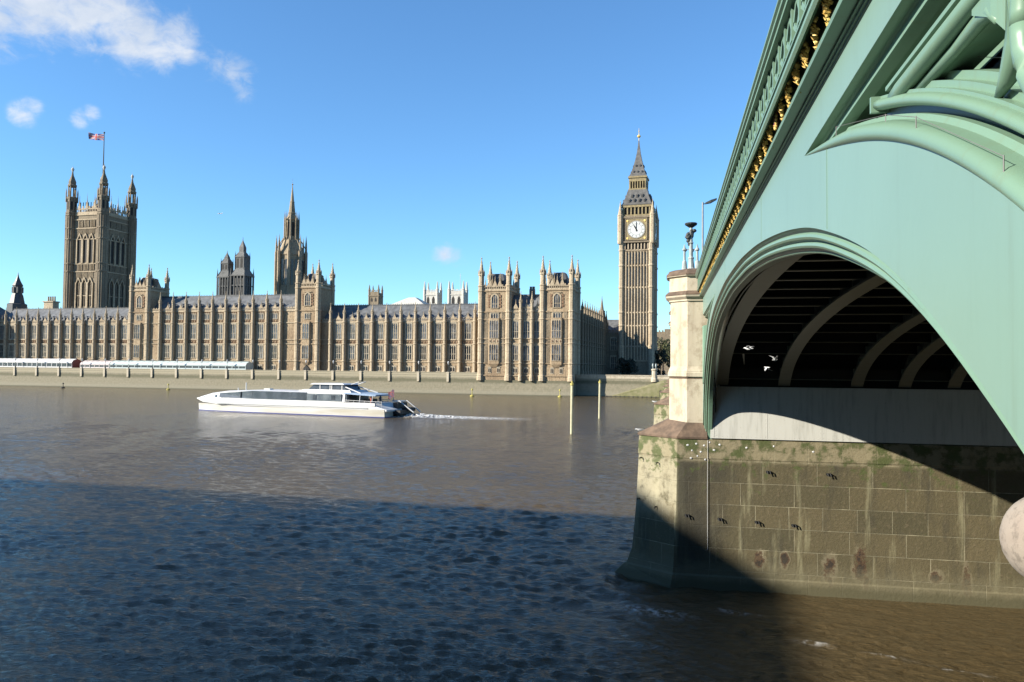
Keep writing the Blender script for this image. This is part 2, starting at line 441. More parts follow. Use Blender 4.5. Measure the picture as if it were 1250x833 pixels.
def build_water():
    dists = [4.5]
    while dists[-1] < 420: d_ = dists[-1]; dists.append(d_ + (.3 if d_ < 17 else d_*.0036 if d_ < 95 else d_*.0048))
    D = np.array(dists); ang = np.radians(np.concatenate([np.arange(-86, -48, 1.0), np.arange(-48, 26, .085), np.arange(26, 88, 1.0)]))
    DD, AA = np.meshgrid(D, ang, indexing='ij')
    X = DD*np.tan(np.clip(AA, -1.5, 1.5)); 
    X = np.where(np.abs(AA) > R(60), np.sign(AA)*DD*(math.tan(R(60)) + (np.abs(AA)-R(60))*9), X)
    Y = DD.copy(); Z = np.zeros_like(X)
    g = np.random.RandomState(3)
    sp = np.maximum(np.where(DD < 17, .3, np.where(DD < 95, DD*.0036, DD*.0048)), np.abs(DD/np.cos(np.clip(AA, -1.1, 1.1))**2*R(.085)))
    X = X.astype(np.float32); Y = Y.astype(np.float32); Z = Z.astype(np.float32)
    ox, oy = np.zeros_like(X), np.zeros_like(X)
    mod = .85+.40*np.sin(X*.11+1.3*np.sin(Y*.07))*np.sin(Y*.09+.6+np.sin(X*.05))+.2*np.sin(X*.31+Y*.23+1.7*np.sin(Y*.17-X*.12))
    for i in range(150):
        lam = math.exp(g.uniform(math.log(.18), math.log(2.3)))
        th = g.normal(math.pi*.53, .36) if i % 5 < 3 else g.normal(math.pi*.33, .30); k = 2*math.pi/lam
        a = .0092*lam**.85*(1.0 if lam < .5 else .74 if lam < .9 else .5 if lam < 1.5 else .4)
        ph = g.uniform(0, 6.28)+1.2*np.sin(X*.13*g.uniform(.5, 1)+Y*.09*g.uniform(.5, 1)+g.uniform(0, 6))
        fade = np.clip((lam/(sp*2.2))-1, 0, 1)
        p = k*(math.cos(th)*X+math.sin(th)*Y)+ph
        A = a*fade*mod
        Z += A*np.cos(p); ox -= A*.45*math.cos(th)*np.sin(p); oy -= A*.45*math.sin(th)*np.sin(p)
    foam = np.zeros_like(X)
    # boat wake: from the stern away to the right
    wx, wy = -50.5, 153.6
    t = (X-wx); q = np.abs(Y-(wy-.02*t))
    wk = np.clip(1.25-np.maximum(t, 0)/20, 0, 1)*np.clip(1-q/(4.8+.10*np.maximum(t, 0)), 0, 1)*(t > -4.5)
    foam = np.maximum(foam, wk*1.9)
    Z += .75*wk*np.exp(-np.maximum(t, 0)/12)*np.abs(np.sin(t*1.3+3*np.sin(Y*.9)+.6*np.sin(X*3.1)))
    # bow wave along the boat's side
    bx = np.clip((X+103)/50, 0, 1); line = 157.5 - bx*8.2
    bw = (X > -104) & (X < -52); foam = np.maximum(foam, np.where(bw, np.clip(1-np.abs(Y-line+.5)/.9, 0, 1)*.55, 0))
    # eddies behind the pier nose
    for (cx, cy, rx, ry, s) in ((-.9, 33.6, 1.2, .55, .95), (2.6, 34.2, .8, .2, .45), (7.6, 30.2, .5, .10, .6), (10.5, 27.9, .6, .08, .6), (9.3, 29.4, .8, .07, .5), (5.2, 31.0, .5, .2, .45), (11.0, 26.0, .6, .10, .5)):
        e = np.exp(-((X-cx)/rx)**2-((Y-cy+.25*(X-cx))/ry)**2); foam = np.maximum(foam, e*s*.75); Z += .05*e
    d = np.hypot(X+1.2, Y-37.5); Z += np.where((d < 11) & (X < 3) & (Y < 42),   .12*np.cos(d*2.9+.5*np.sin(Y*1.1))*np.exp(-d/4.2), 0)
    nr, nc = X.shape
    co = np.stack([X+ox, Y+oy, Z], -1).reshape(-1, 3)
    idx = np.arange(nr*nc).reshape(nr, nc)
    q = np.stack([idx[:-1, :-1], idx[:-1, 1:], idx[1:, 1:], idx[1:, :-1]], -1).reshape(-1, 4)
    me = bpy.data.meshes.new('water'); me.vertices.add(len(co)); me.vertices.foreach_set('co', co.ravel().astype(np.float32))
    me.loops.add(q.size); me.loops.foreach_set('vertex_index', q.ravel().astype(np.int32))
    me.polygons.add(len(q)); me.polygons.foreach_set('loop_start', np.arange(0, q.size, 4, dtype=np.int32))
    me.polygons.foreach_set('use_smooth', np.ones(len(q), bool))
    me.update(calc_edges=True)
    a = me.attributes.new('foam', 'FLOAT', 'POINT'); a.data.foreach_set('value', foam.ravel().astype(np.float32))
    me.materials.append(M['water'])
    tag(obj('water', me), 'brown silty river water with small wind waves', kind='structure')


build_water()
tag(part('riverbed', MB().box(-9000, 9000, -3000, 14000, -4, -3.0), M['mud']), kind='structure')
# far bank land, behind the river wall
mb = MB(); mb.box(-700, 600, 7.2, 2500, -2.5, 7.4)
tag(part('far_bank', mb, M['paving'], None, loc=PO, rz=-AL), 'paved ground behind the far river wall', kind='structure')
# near bank: quay the photographer stands on
mb = MB(); mb.box(-260, 60, -60, .55, -3, 8.4)
tag(part('near_embankment', mb, M['paving']), 'stone quay on the near bank', kind='structure')

# ------------------------------------------------------------------ far river wall
wall = thing('river_wall', 'long weed-stained stone embankment wall below the palace terrace', 'river wall', PO, -AL)
mb = MB()
mb.box(-330, -35.6, .5, 13, -2.5, 7.2)                       # terrace front
mb.loft([[(-330, -.15, -2.5), (-35.6, -.15, -2.5), (-35.6, .6, -2.5), (-330, .6, -2.5)], [(-330, .15, 6.0), (-35.6, .15, 6.0), (-35.6, .6, 6.0), (-330, .6, 6.0)]])
mb.loft([[(-36.2, -.6, -2.5), (.9, -.6, -2.5), (.9, 12.9, -2.5), (-36.2, 12.9, -2.5)], [(-36.2, -.25, 5.6), (.55, -.25, 5.6), (.55, 12.9, 5.6), (-36.2, 12.9, 5.6)]])
part('wall_face', mb, M['bank'], wall)
mb = MB(); mb.box(-330, -35.6, .1, .65, 6.0, 7.25); mb.box(-330, -35.6, 0, .8, 7.25, 8.1); mb.box(-330, -35.6, -.1, .9, 8.1, 8.35)
part('terrace_parapet', mb, M['bank'], wall)
mb = MB(); mb.box(-330, -36, .85, 10, 7.1, 7.3); part('terrace_floor', mb, M['paving'], wall)
gwall = thing('river_wall', 'stone river wall right of the palace corner, with a green weedy ramp', 'river wall', bank_pt(0, -5.4), -AL)
mb = MB()
mb.loft([[(.4, 11.6, -2.5), (120, 11.6, -2.5), (120, 12.8, -2.5), (.4, 12.8, -2.5)], [(.4, 12.2, 6.6), (120, 12.2, 6.6), (120, 12.8, 6.6), (.4, 12.8, 6.6)]])
part('wall_face', mb, M['bank'], gwall)
mb = MB(); mb.box(.4, 120, 12.1, 12.9, 6.6, 7.7); mb.box(.4, 120, 11.95, 13.05, 7.7, 8.0)
part('coping', mb, M['pillar'], gwall)
mb = MB()
mb.loft([[(13.5, 11.9, -.6), (13.5, 11.6, -.6), (13.5, 11.6, .2), (13.5, 11.9, .2)], [(33, 12.1, -.6), (33, 8.6, -.6), (33, 9.3, 5.2), (33, 12.1, 6.3)]])
mb.loft([[(33, 12.1, -.6), (33, 8.6, -.6), (33, 9.3, 5.2), (33, 12.1, 6.3)], [(90, 12.1, -.6), (90, 8.2, -.6), (90, 9.3, 5.2), (90, 12.1, 6.3)]])
part('ramp', mb, M['weedslope'], gwall)
mb = MB()
for i in range(14): mb.box(12.6+1.6*i, 12.9+1.6*i, 8.0, 8.3, -1, .45)
mb.box(12, 36, 7.9, 8.05, .1, .3); mb.box(31.6, 32.4, 7.8, 8.5, -1, 2.6)
part('timber_piles', mb, M['black'], gwall)

# ------------------------------------------------------------------ palace building blocks
def window_mesh(w, h, lights, transoms, glass='glass', arch=False, fr='stone', depth=.24, jamb=.28, head=True):
    mb = MB(); x0, x1 = -w/2, w/2
    if arch:
        hs = h-w*.62; pts = [(x0, 0), (x1, 0), (x1, hs), (x1*.82, hs+w*.28), (x1*.45, hs+w*.48), (0, h), (x0*.45, hs+w*.48), (x0*.82, hs+w*.28), (x0, hs)]
    else: pts = [(x0, 0), (x1, 0), (x1, h), (x0, h)]
    n = len(pts)
    mb.add([(x, -.03, z) for x, z in pts], [tuple(range(n))], 1)
    # surround
    cx, cz = 0, h/2
    out = [(x + jamb*(1 if x > .01 else -1 if x < -.01 else 0), z + (jamb if z > h*.3 else -.2 if z == 0 else 0)) for x, z in pts]
    for i in range(n):
        j = (i+1) % n
        a, b, c, d = pts[i], pts[j], out[j], out[i]
        mb.add([(a[0], -depth, a[1]), (b[0], -depth, b[1]), (c[0], -depth, c[1]), (d[0], -depth, d[1]), (a[0], 0, a[1]), (b[0], 0, b[1]), (c[0], 0, c[1]), (d[0], 0, d[1])],
               [(0, 1, 2, 3), (0, 4, 5, 1), (3, 2, 6, 7)], 0)
    mw = .17
    for i in range(1, lights):
        x = x0+w*i/lights; mb.box(x-mw/2, x+mw/2, -.16, -.025, 0, h-(.12 if not arch else w*.35*abs(x)/(w/2)+.1))
    for t in transoms: mb.box(x0, x1, -.15, -.026, t*h-.08, t*h+.08)
    if not arch and lights > 1:                                # cusped heads
        for i in range(lights):
            xa = x0+w*i/lights; xb = x0+w*(i+1)/lights; xm = (xa+xb)/2
            mb.add([(xa, -.12, h), (xm, -.12, h), (xa, -.12, h-.55)], [(0, 2, 1)]); mb.add([(xb, -.12, h), (xm, -.12, h), (xb, -.12, h-.55)], [(0, 1, 2)])
    if head: mb.box(x0-jamb-.1, x1+jamb+.1, -depth-.12, 0, h+jamb, h+jamb+.16)
    return mb.mesh('window', [M['mullion' if fr == 'stone' else fr], M[glass]])


def buttress_mesh(z0, z1, bands, r=.68, fr='stone2', foot=True):
    mb = MB()
    prof = [(r*1.35, z0), (r*1.35, z0+1.4), (r*1.1, z0+2.0), (r, z0+2.3), (r, z1)] if foot else [(r, z0), (r, z1)]
    mb.lathe(0, -.95, prof, 8); mb.box(-r*.8, r*.8, -1.0, .1, z0, z1)
    for b in bands: mb.lathe(0, -.95, [(r+.02, b-.25), (r+.2, b-.05), (r+.2, b+.12), (r+.02, b+.3)], 8)
    return mb.mesh('buttress', M[fr])


def pinnacle_mesh(h, r, fr='stone2', crock=True, fin=True):
    """octagonal shaft stage with crown, crocketed spirelet and finial, standing on z = 0"""
    mb = MB(); k = h*.40
    mb.lathe(0, 0, [(r, 0), (r, k*.8), (r*1.22, k*.84), (r*1.22, k*.95), (r*.9, k)], 8)
    for i in range(8):
        a = 2*math.pi*i/8+math.pi/8; mb.lathe(r*1.12*math.cos(a), r*1.12*math.sin(a), [(r*.16, k*.8), (r*.16, k*1.1), (.01, k*1.35)], 4)
    mb.lathe(0, 0, [(r*.88, k), (r*.62, k+(h-k)*.32), (r*.30, k+(h-k)*.62), (r*.13, k+(h-k)*.84)], 8)
    if crock:
        for t in (.15, .32, .5, .66):
            rr_ = r*(.88-.85*t)
            for i in range(4):
                a = math.pi/2*i+math.pi/4; mb.ball((rr_*1.05*math.cos(a), rr_*1.05*math.sin(a), k+(h-k)*t), r*.13, 5, 3)
    if fin:
        mb.lathe(0, 0, [(.02, k+(h-k)*.8), (r*.34, k+(h-k)*.87), (.04, k+(h-k)*.93), (.02, h)], 6)
    return mb.mesh('pinnacle', M[fr])


def parapet(mb, x0, x1, y, z0, h, step=.62, gable_every=None):
    """pierced parapet with little merlons along x"""
    mb.box(x0, x1, y-.15, y+.15, z0, z0+h*.35); mb.box(x0, x1, y-.2, y+.2, z0+h*.62, z0+h*.75)
    n = max(2, int((x1-x0)/step)); w = (x1-x0)/n
    for i in range(n):
        xa = x0+w*i
        mb.box(xa+w*.32, xa+w*.68, y-.14, y+.14, z0+h*.33, z0+h*.64)
        if i % 2 == 0: mb.box(xa+w*.1, xa+w*.9, y-.15, y+.15, z0+h*.74, z0+h)
    for xm in (gable_every or []):
        mb.add([(xm-1.0, y-.2, z0+h*.7), (xm+1.0, y-.2, z0+h*.7), (xm, y-.2, z0+h*1.75), (xm-1.0, y+.2, z0+h*.7), (xm+1.0, y+.2, z0+h*.7), (xm, y+.2, z0+h*1.75)],
               [(0, 1, 2), (5, 4, 3), (0, 2, 5, 3), (1, 4, 5, 2)])
        mb.lathe(xm, y, [(.18, z0+h*1.6), (.12, z0+h*2.0), (.02, z0+h*2.5)], 5)


def carved_band(mb, x0, x1, y, z0, z1, n):
    """row of small raised heraldic panels"""
    w = (x1-x0)/n
    for i in range(n):
        xa = x0+w*i; mb.box(xa+w*.12, xa+w*.88, y-.10, y, z0+.12, z1-.12, 0)
        cx = xa+w*.5; cz = (z0+z1)/2; rr_ = min(w, z1-z0)*.26
        mb.add([(cx-rr_, y-.2, cz), (cx, y-.2, cz-rr_*1.25), (cx+rr_, y-.2, cz), (cx, y-.2, cz+rr_*1.25), (cx, y-.32, cz)], [(0, 1, 4), (1, 2, 4), (2, 3, 4), (3, 0, 4)], 1)


W_low = window_mesh(2.5, 5.5, 3, (.40,)); W_up = window_mesh(2.5, 6.2, 3, (.38,)); W_low_d = window_mesh(2.5, 5.5, 3, (.40,), 'glass_dark')
W_base = window_mesh(1.9, 1.75, 2, (), 'glass_dark', jamb=.2, depth=.14); W_attic = window_mesh(2.3, 2.1, 3, (), 'glass', jamb=.2)
PIN = pinnacle_mesh(6.9, .56)
PIN_B = pinnacle_mesh(7.6, .58)


def facade(parent, xs, y0, attic=False, strings=(12.2, 19.25, 21.0, 28.1), z0=7.0, top=28.1, roof=(35.6, 9), low='mixed', tower_gap=(), butt=True, wins=True, dormers=True, end_x=None):
    """one range of the river front: xs are buttress centres from left to right"""
    xa, xb = (xs[0], xs[-1]) if end_x is None else end_x
    ztop = 33.0 if attic else top
    mb = MB(); mb.box(xa, xb, y0, y0+18, z0, ztop)
    part('wall', mb, M['stone'], parent)
    mb = MB()
    for z in list(strings)+([33.0] if attic else []): mb.box(xa, xb, y0-.28, y0+.1, z-.16, z+.16)
    part('string_course', mb, M['stone2'], parent)
    for a, b in zip(xs[:-1], xs[1:]):
        mb = MB(); pc = MB()
        carved_band(mb, a+.8, b-.8, y0, 19.35, 20.85, 4)
        if attic: carved_band(mb, a+.8, b-.8, y0, 28.3, 29.5, 4); carved_band(mb, a+.8, b-.8, y0, 32.1, 32.9, 5)
        else: carved_band(mb, a+.9, b-.9, y0, 27.4+.9, 28.1+1.0, 5) if False else None
        for s in (-1, 1):
            xm = (a+b)/2+s*1.95; pc.box(xm-.13, xm+.13, y0-.2, y0+.05, 12.3, 19.2); pc.box(xm-.13, xm+.13, y0-.2, y0+.05, 21.1, ztop-.2)
            xm = (a+b)/2+s*2.35; pc.box(xm-.07, xm+.07, y0-.14, y0+.05, 12.3, 19.2); pc.box(xm-.07, xm+.07, y0-.14, y0+.05, 21.1, ztop-.2)
        part('carved_panel', mb, [M['carve'], M['stone']], parent); part('pilaster_strip', pc, M['stone2'], parent)
    mids = [(a+b)/2 for a, b in zip(xs[:-1], xs[1:])]
    mb = MB(); parapet(mb, xa, xb, y0-.05, ztop, 1.75, .62, mids); part('parapet', mb, M['stone2'], parent)
    # roof
    zr, dep = roof; mb = MB()
    mb.add([(xa, y0+1.4, ztop+.6), (xb, y0+1.4, ztop+.6), (xb, y0+dep, zr), (xa, y0+dep, zr), (xa, y0+2*dep-1.4, ztop+.6), (xb, y0+2*dep-1.4, ztop+.6)],
           [(0, 1, 2, 3), (3, 2, 5, 4), (0, 3, 4), (1, 5, 2)])
    rf = part('roof', mb, M['slate'], parent)
    mb = MB(); mb.box(xa, xb, y0+dep-.12, y0+dep+.12, zr-.1, zr+.35)
    n = int((xb-xa)/.8)
    for i in range(n): mb.box(xa+(xb-xa)*(i+.3)/n, xa+(xb-xa)*(i+.6)/n, y0+dep-.05, y0+dep+.05, zr+.3, zr+.7)
    obj('ridge_crest', mb.mesh('ridge_crest', M['slate_dark']), rf)
    if dormers:
        mb = MB()
        for m in mids:
            for q in (-1.4, 1.4):
                zz = ztop+.6+(zr-ztop-.6)*.28; yy = y0+1.4+(dep-1.4)*.28
                mb.box(m+q-.42, m+q+.42, yy-.8, yy+.5, zz-.5, zz+.55); mb.add([(m+q-.55, yy-.9, zz+.55), (m+q+.55, yy-.9, zz+.55), (m+q, yy-.9, zz+1.3), (m+q, yy+1.3, zz+1.2)], [(0, 1, 2), (1, 3, 2), (0, 2, 3)])
        obj('roof_vent', mb.mesh('roof_vent', M['slate']), rf)
    if wins:
        for m in mids:
            obj('window', W_low_d if low == 'dark' or (low == 'mixed' and rnd.random() < .7) else W_low, parent, (m, y0, 13.2)); obj('window', W_up, parent, (m, y0, 21.35))
            obj('basement_window', W_base, parent, (m, y0, 8.55))
            if attic: obj('attic_window', W_attic, parent, (m, y0, 29.75))
    if butt:
        bm = buttress_mesh(z0, ztop+1.2, [z for z in strings]+([33.0] if attic else []))
        for x in xs:
            b = obj('buttress', bm, parent, (x, y0, 0)); obj('pinnacle', PIN_B if attic else PIN, b, (0, -.95, ztop+1.2))


def tower(parent, x0, x1, y0, y1, z0, ztop, zpin, front_w, tz, tw_h, corn, name='pavilion_tower', rt=1.15, window_kind=4, low=13.0, rear=True):
    """square tower with octagonal corner turrets, steep roof and gabled parapet; returns its body part"""
    mb = MB(); mb.box(x0, x1, y0, y1, z0, ztop)
    for z in corn: mb.box(x0-.25, x1+.25, y0-.28, y1+.25, z-.18, z+.18)
    body = part(name, mb, M['stone'], parent)
    mb = MB(); xm = (x0+x1)/2
    parapet(mb, x0+1, x1-1, y0+.1, ztop, 2.4, .7, [xm-1.9, xm, xm+1.9]); parapet(mb, x0+1, x1-1, y1-.1, ztop, 2.4, .7)
    n = MB(); parapet(n, y0+1, y1-1, 0, ztop, 2.4, .7, [(y0+y1)/2])
    for q in (x1-.1, x0+.1): mb.add([(q-y, x, z) for x, y, z in n.v], n.f)
    obj('tower_parapet', mb.mesh('tower_parapet', M['stone2']), body)
    mb = MB(); h = (zpin-ztop)*.52; a = 1.2; b = (x1-x0)*.33
    mb.loft([[(x0+a, y0+a, ztop), (x1-a, y0+a, ztop), (x1-a, y1-a, ztop), (x0+a, y1-a, ztop)], [(x0+b, y0+b, ztop+h), (x1-b, y0+b, ztop+h), (x1-b, y1-b, ztop+h), (x0+b, y1-b, ztop+h)]], 0)
    for q in (-1, 1):                                               # dormer gables and chimneys rising from the roof
        mb.box(xm+q*1.6-.5, xm+q*1.6+.5, y0+1.0, y0+2.6, ztop, ztop+h*.62, 1); mb.lathe(xm+q*1.6, y0+1.6, [(.6, ztop+h*.62), (.05, ztop+h*1.02)], 4, mi=1)
        mb.box(x0+1.6 if q < 0 else x1-2.4, x0+2.4 if q < 0 else x1-1.6, (y0+y1)/2-.6, (y0+y1)/2+.6, ztop, ztop+h*.9, 1)
    obj('tower_roof', mb.mesh('tower_roof', [M['slate_dark'], M['stone3']]), body)
    tm = MB(); zt = ztop+2.2
    tm.lathe(0, 0, [(rt*1.25, z0), (rt*1.25, z0+1.2), (rt*1.05, z0+2.2), (rt, z0+2.5), (rt, zt)], 8)
    for z in list(corn)+[zt-.3]: tm.lathe(0, 0, [(rt+.02, z-.3), (rt+.2, z-.05), (rt+.2, z+.12), (rt+.02, z+.35)], 8)
    turret = tm.mesh('turret', M['stone2']); pm = pinnacle_mesh(zpin-zt, rt*.88)
    for x in (x0+.3, x1-.3):
        for y in ((y0+.2, y1-.2) if rear else (y0+.2,)):
            t = obj('turret', turret, body, (x, y, 0)); obj('pinnacle', pm, parent, (x, y, zt))
    obj('tower_window', window_mesh(2.3, tw_h, 3, (.3,), 'glass', True, 'stone2', .3, .45), body, (xm, y0, tz))
    cp = MB()
    for q in (-1, 1):
        for i in range(4): cp.box(xm+q*2.15-.35, xm+q*2.15+.35, y0-.22, y0+.02, tz+.2+i*1.25, tz+1.15+i*1.25)
    obj('carved_panel', cp.mesh('carved_panel', M['carve']), body)
    return body


def oriel(parent, x, y0, w, levels, lights=4):
    """shallow projecting bay with stacked windows"""
    mb = MB(); d = .75
    for (za, zb) in ((levels[0][0]-1.4, levels[-1][1]+.8),):
        mb.loft([[(x-w/2, y0, za), (x-w/2+.5, y0-d, za), (x+w/2-.5, y0-d, za), (x+w/2, y0, za)], [(x-w/2, y0, zb), (x-w/2+.5, y0-d, zb), (x+w/2-.5, y0-d, zb), (x+w/2, y0, zb)]])
        mb.loft([[(x-w/2+.9, y0, za-1.2), (x-.8, y0-.2, za-1.2), (x+.8, y0-.2, za-1.2), (x+w/2-.9, y0, za-1.2)], [(x-w/2, y0, za), (x-w/2+.5, y0-d, za), (x+w/2-.5, y0-d, za), (x+w/2, y0, za)]])
    o = part('oriel_bay', mb, M['stone'], parent)
    for za, zb in levels: obj('window', window_mesh(w-1.5, zb-za, lights, (.4,), 'glass', False, 'stone2', .15, .2, False), o, (x, y0-d, za))
    return o


def pal(name, label, cat='building', group=None): return thing(name, label, cat, PO, -AL, group)


# ---- north pavilion (x = -s): two towers and the three bays between
npv = pal('palace_pavilion', 'twin-towered pavilion at the right end of the gothic palace, rising straight from the river', 'palace pavilion')
ST = (7.3, 11.9, 19.3, 21.1, 28.3, 31.1)
for (xa, xb) in ((-35.0, -23.6), (-11.2, .3)):
    tower(npv, xa, xb, 0, 12.4, 5.4, 39.0, 52.3, 3, 32.6, 5.0, (7.3, 11.9, 19.3, 21.1, 28.3, 31.1, 39.0))
    xm = (xa+xb)/2; oriel(npv, xm, 0, 4.8, ((13.0, 18.9), (21.3, 27.9)), 4)
    for q in (-1.7, 1.7): obj('basement_window', W_base, npv, (xm+q, 0, 8.4), scale=(.55, 1, 1))
    obj('attic_window', W_attic, npv, (xm, 0, 28.75), scale=(1.2, 1, .85))
    mb = MB()
    for q in (-1, 1):
        for i in range(3): mb.box(xm+q*(2.75+.45*i)-.1, xm+q*(2.75+.45*i)+.1, -.16, .05, 12.2, 31)
    carved_band(mb, xm-2.2, xm+2.2, -.75, 19.4, 20.9, 3)
    part('pilaster_strip', mb, [M['stone2'], M['carve']], npv)
mb = MB(); mb.box(-23.6, -11.2, .4, 12, 5.4, 31.1); part('wall', mb, M['stone'], npv)
mb = MB()
for z in ST: mb.box(-23.6, -11.2, .12, .5, z-.16, z+.16)
part('string_course', mb, M['stone2'], npv)
mb = MB(); parapet(mb, -23.6, -11.2, .35, 31.1, 1.9, .6, [-21.2, -17, -12.9])
for xm in (-21.2, -17, -12.9): carved_band(mb, xm-1.3, xm+1.3, .4, 28.5, 30.9, 3)
part('parapet', mb, M['stone2'], npv)
mb = MB(); mb.add([(-23.6, 1.6, 31.5), (-11.2, 1.6, 31.5), (-11.2, 6, 37.6), (-23.6, 6, 37.6), (-23.6, 11, 31.5), (-11.2, 11, 31.5)], [(0, 1, 2, 3), (3, 2, 5, 4)])
mb.box(-23.6, -11.2, 5.9, 6.1, 37.5, 38.1)
rf = part('roof', mb, M['slate'], npv)
mb = MB(); mb.box(-17.2, -15.2, 5, 6.4, 35, 40); mb.box(-17.1, -16.4, 5.2, 6.2, 40, 41); mb.box(-16.1, -15.3, 5.2, 6.2, 40, 41)
obj('chimney', mb.mesh('chimney', M['slate_dark']), rf)
for xm, w in ((-21.2, .8), (-17, .95), (-12.9, .95)):
    for z, m_ in ((13.1, W_low), (21.35, W_up)): obj('window', m_, npv, (xm, .4, z), scale=(w, 1, 1))
    obj('basement_window', W_base, npv, (xm, .4, 8.4), scale=(.8, 1, 1)); obj('attic_window', W_attic, npv, (xm, .4, 28.7), scale=(.9, 1, .85))
bm = buttress_mesh(5.4, 32, ST, .62)
for x in (-19.05, -14.75):
    b = obj('buttress', bm, npv, (x, .35, 0)); obj('pinnacle', PIN, b, (0, -.95, 32))

# ---- right wing
rw = pal('palace_wing', 'eleven-bay gothic palace wing with grey slate roof between the twin-towered pavilion and the central block', 'palace wing')
facade(rw, [-101.9+6.2*i for i in range(11)], 10, end_x=(-106.9, -34.6))
# ---- central block
cb = pal('palace_centre', 'taller central block of the gothic palace between its two square turreted towers', 'palace block')
xs = [-183.0+6.55*i for i in range(10)]
facade(cb, xs, 8.6, attic=True, roof=(40.2, 8), end_x=(-189.6, -116.9), low='mixed')
for (xa, xb) in ((-198.6, -189.4), (-116.9, -106.9)):
    tower(cb, xa, xb, 8.0, 20.2, 7, 42.4, 54.4, 3, 35.0, 5.2, (12.2, 19.25, 21.0, 28.1, 33.0, 42.4), rt=1.1)
    xm = (xa+xb)/2; oriel(cb, xm-.3, 8.0, 4.3, ((13.2, 18.7), (21.35, 27.6)), 3)
    obj('attic_window', W_attic, cb, (xm, 8.0, 29.6))
mb = MB(); ax = -111.9
mb.loft([[(ax-1.3, 7.6, 7.2), (ax+1.3, 7.6, 7.2), (ax+1.3, 7.6, 9.2), (ax, 7.6, 10.6), (ax-1.3, 7.6, 9.2)], [(ax-1.3, 8.1, 7.2), (ax+1.3, 8.1, 7.2), (ax+1.3, 8.1, 9.2), (ax, 8.1, 10.6), (ax-1.3, 8.1, 9.2)]])
part('arched_doorway', mb, M['void'], cb)
# ---- left wing and the projecting south pavilion that shades its end
lw = pal('palace_wing', 'farthest left gothic palace wing, its last bays in shadow beside the picture edge', 'palace wing')
facade(lw, [-274.4+6.2*i for i in range(13)], 10, end_x=(-274.4, -198.5), low='dark')
spv = pal('palace_pavilion', 'far left end pavilion of the palace projecting towards the river, cut by the picture edge', 'palace pavilion')
mb = MB(); mb.box(-310, -273.5, .6, 26, 5, 31); part('wall', mb, M['stone'], spv)
mb = MB(); mb.loft([[(-309, 1, 31), (-274.5, 1, 31), (-274.5, 24, 31), (-309, 24, 31)], [(-304, 10, 38), (-280, 10, 38), (-280, 14, 38), (-304, 14, 38)]]); part('roof', mb, M['slate'], spv)
for x in (-284, -300):
    for y in range(2): obj('window', W_low if y == 0 else W_up, spv, (x, .6, 13.2+8.1*y))

# ---- north range, the shaded side running back to the clock tower
nr_ = pal('palace_side_range', 'long shaded side range of the palace running back from the river towards the clock tower', 'palace wing')
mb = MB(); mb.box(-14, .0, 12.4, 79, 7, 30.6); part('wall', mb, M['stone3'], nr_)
mb = MB()
for z in (11.9, 19.3, 21.1, 28.3, 30.6): mb.box(-.1, .26, 12.4, 79, z-.16, z+.16)
part('string_course', mb, M['stone3'], nr_)
n = MB(); parapet(n, 12.6, 79, 0, 30.6, 1.9, .7, [15+6.1*i for i in range(11)])
mb = MB(); mb.add([(-.1-y, x, z) for x, y, z in n.v], n.f); part('parapet', mb, M['stone3'], nr_)
mb = MB(); mb.add([(-1, 12.5, 31), (-1, 79, 31), (-7, 79, 36), (-7, 12.5, 36), (-13, 79, 31), (-13, 12.5, 31)], [(0, 1, 2, 3), (3, 2, 4, 5)]); part('roof', mb, M['slate'], nr_)
bm = buttress_mesh(7, 31.6, (11.9, 19.3, 21.1, 28.3), .6, 'stone3'); pn = pinnacle_mesh(5.6, .5, 'stone3')
for i in range(11):
    y = 18+6.1*i; b = obj('buttress', bm, nr_, (-.05, y, 0), R(90)); obj('pinnacle', pn, b, (0, -.95, 31.6))
    for z, m_ in ((13.1, W_low_d), (21.35, W_low_d)): obj('window', m_, nr_, (0, y-3.05, z), R(90))
mb = MB(); mb.lathe(-.4, 78.6, [(1.5, 7), (1.5, 32), (1.7, 32.4), (1.7, 33), (1.3, 33.2), (1.3, 37), (.9, 37.4), (.25, 42), (.05, 44)], 8); part('stair_turret', mb, M['stone3'], nr_)
nb = pal('palace_link_block', 'low shaded block with a slate roof between the side range and the clock tower', 'palace block')
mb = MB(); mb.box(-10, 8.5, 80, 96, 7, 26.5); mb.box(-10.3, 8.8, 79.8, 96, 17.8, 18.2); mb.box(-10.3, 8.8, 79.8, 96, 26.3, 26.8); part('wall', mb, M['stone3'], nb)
mb = MB(); parapet(mb, -10, 8.5, 80.1, 26.5, 1.8, .7, [-4, 2]); part('parapet', mb, M['stone3'], nb)
mb = MB(); mb.loft([[(-10, 81, 26.8), (8, 81, 26.8), (8, 95, 26.8), (-10, 95, 26.8)], [(-8, 88, 33.5), (6, 88, 33.5), (6, 88.4, 33.5), (-8, 88.4, 33.5)]]); part('roof', mb, M['slate'], nb)
for x in (-6, -.5, 5): obj('window', W_low_d, nb, (x, 80, 19)); obj('window', W_low_d, nb, (x, 80, 10.5))
for x in (-9, 1.5): obj('pinnacle', pinnacle_mesh(11, .8, 'stone3'), nb, (x, 80.4, 26.5))

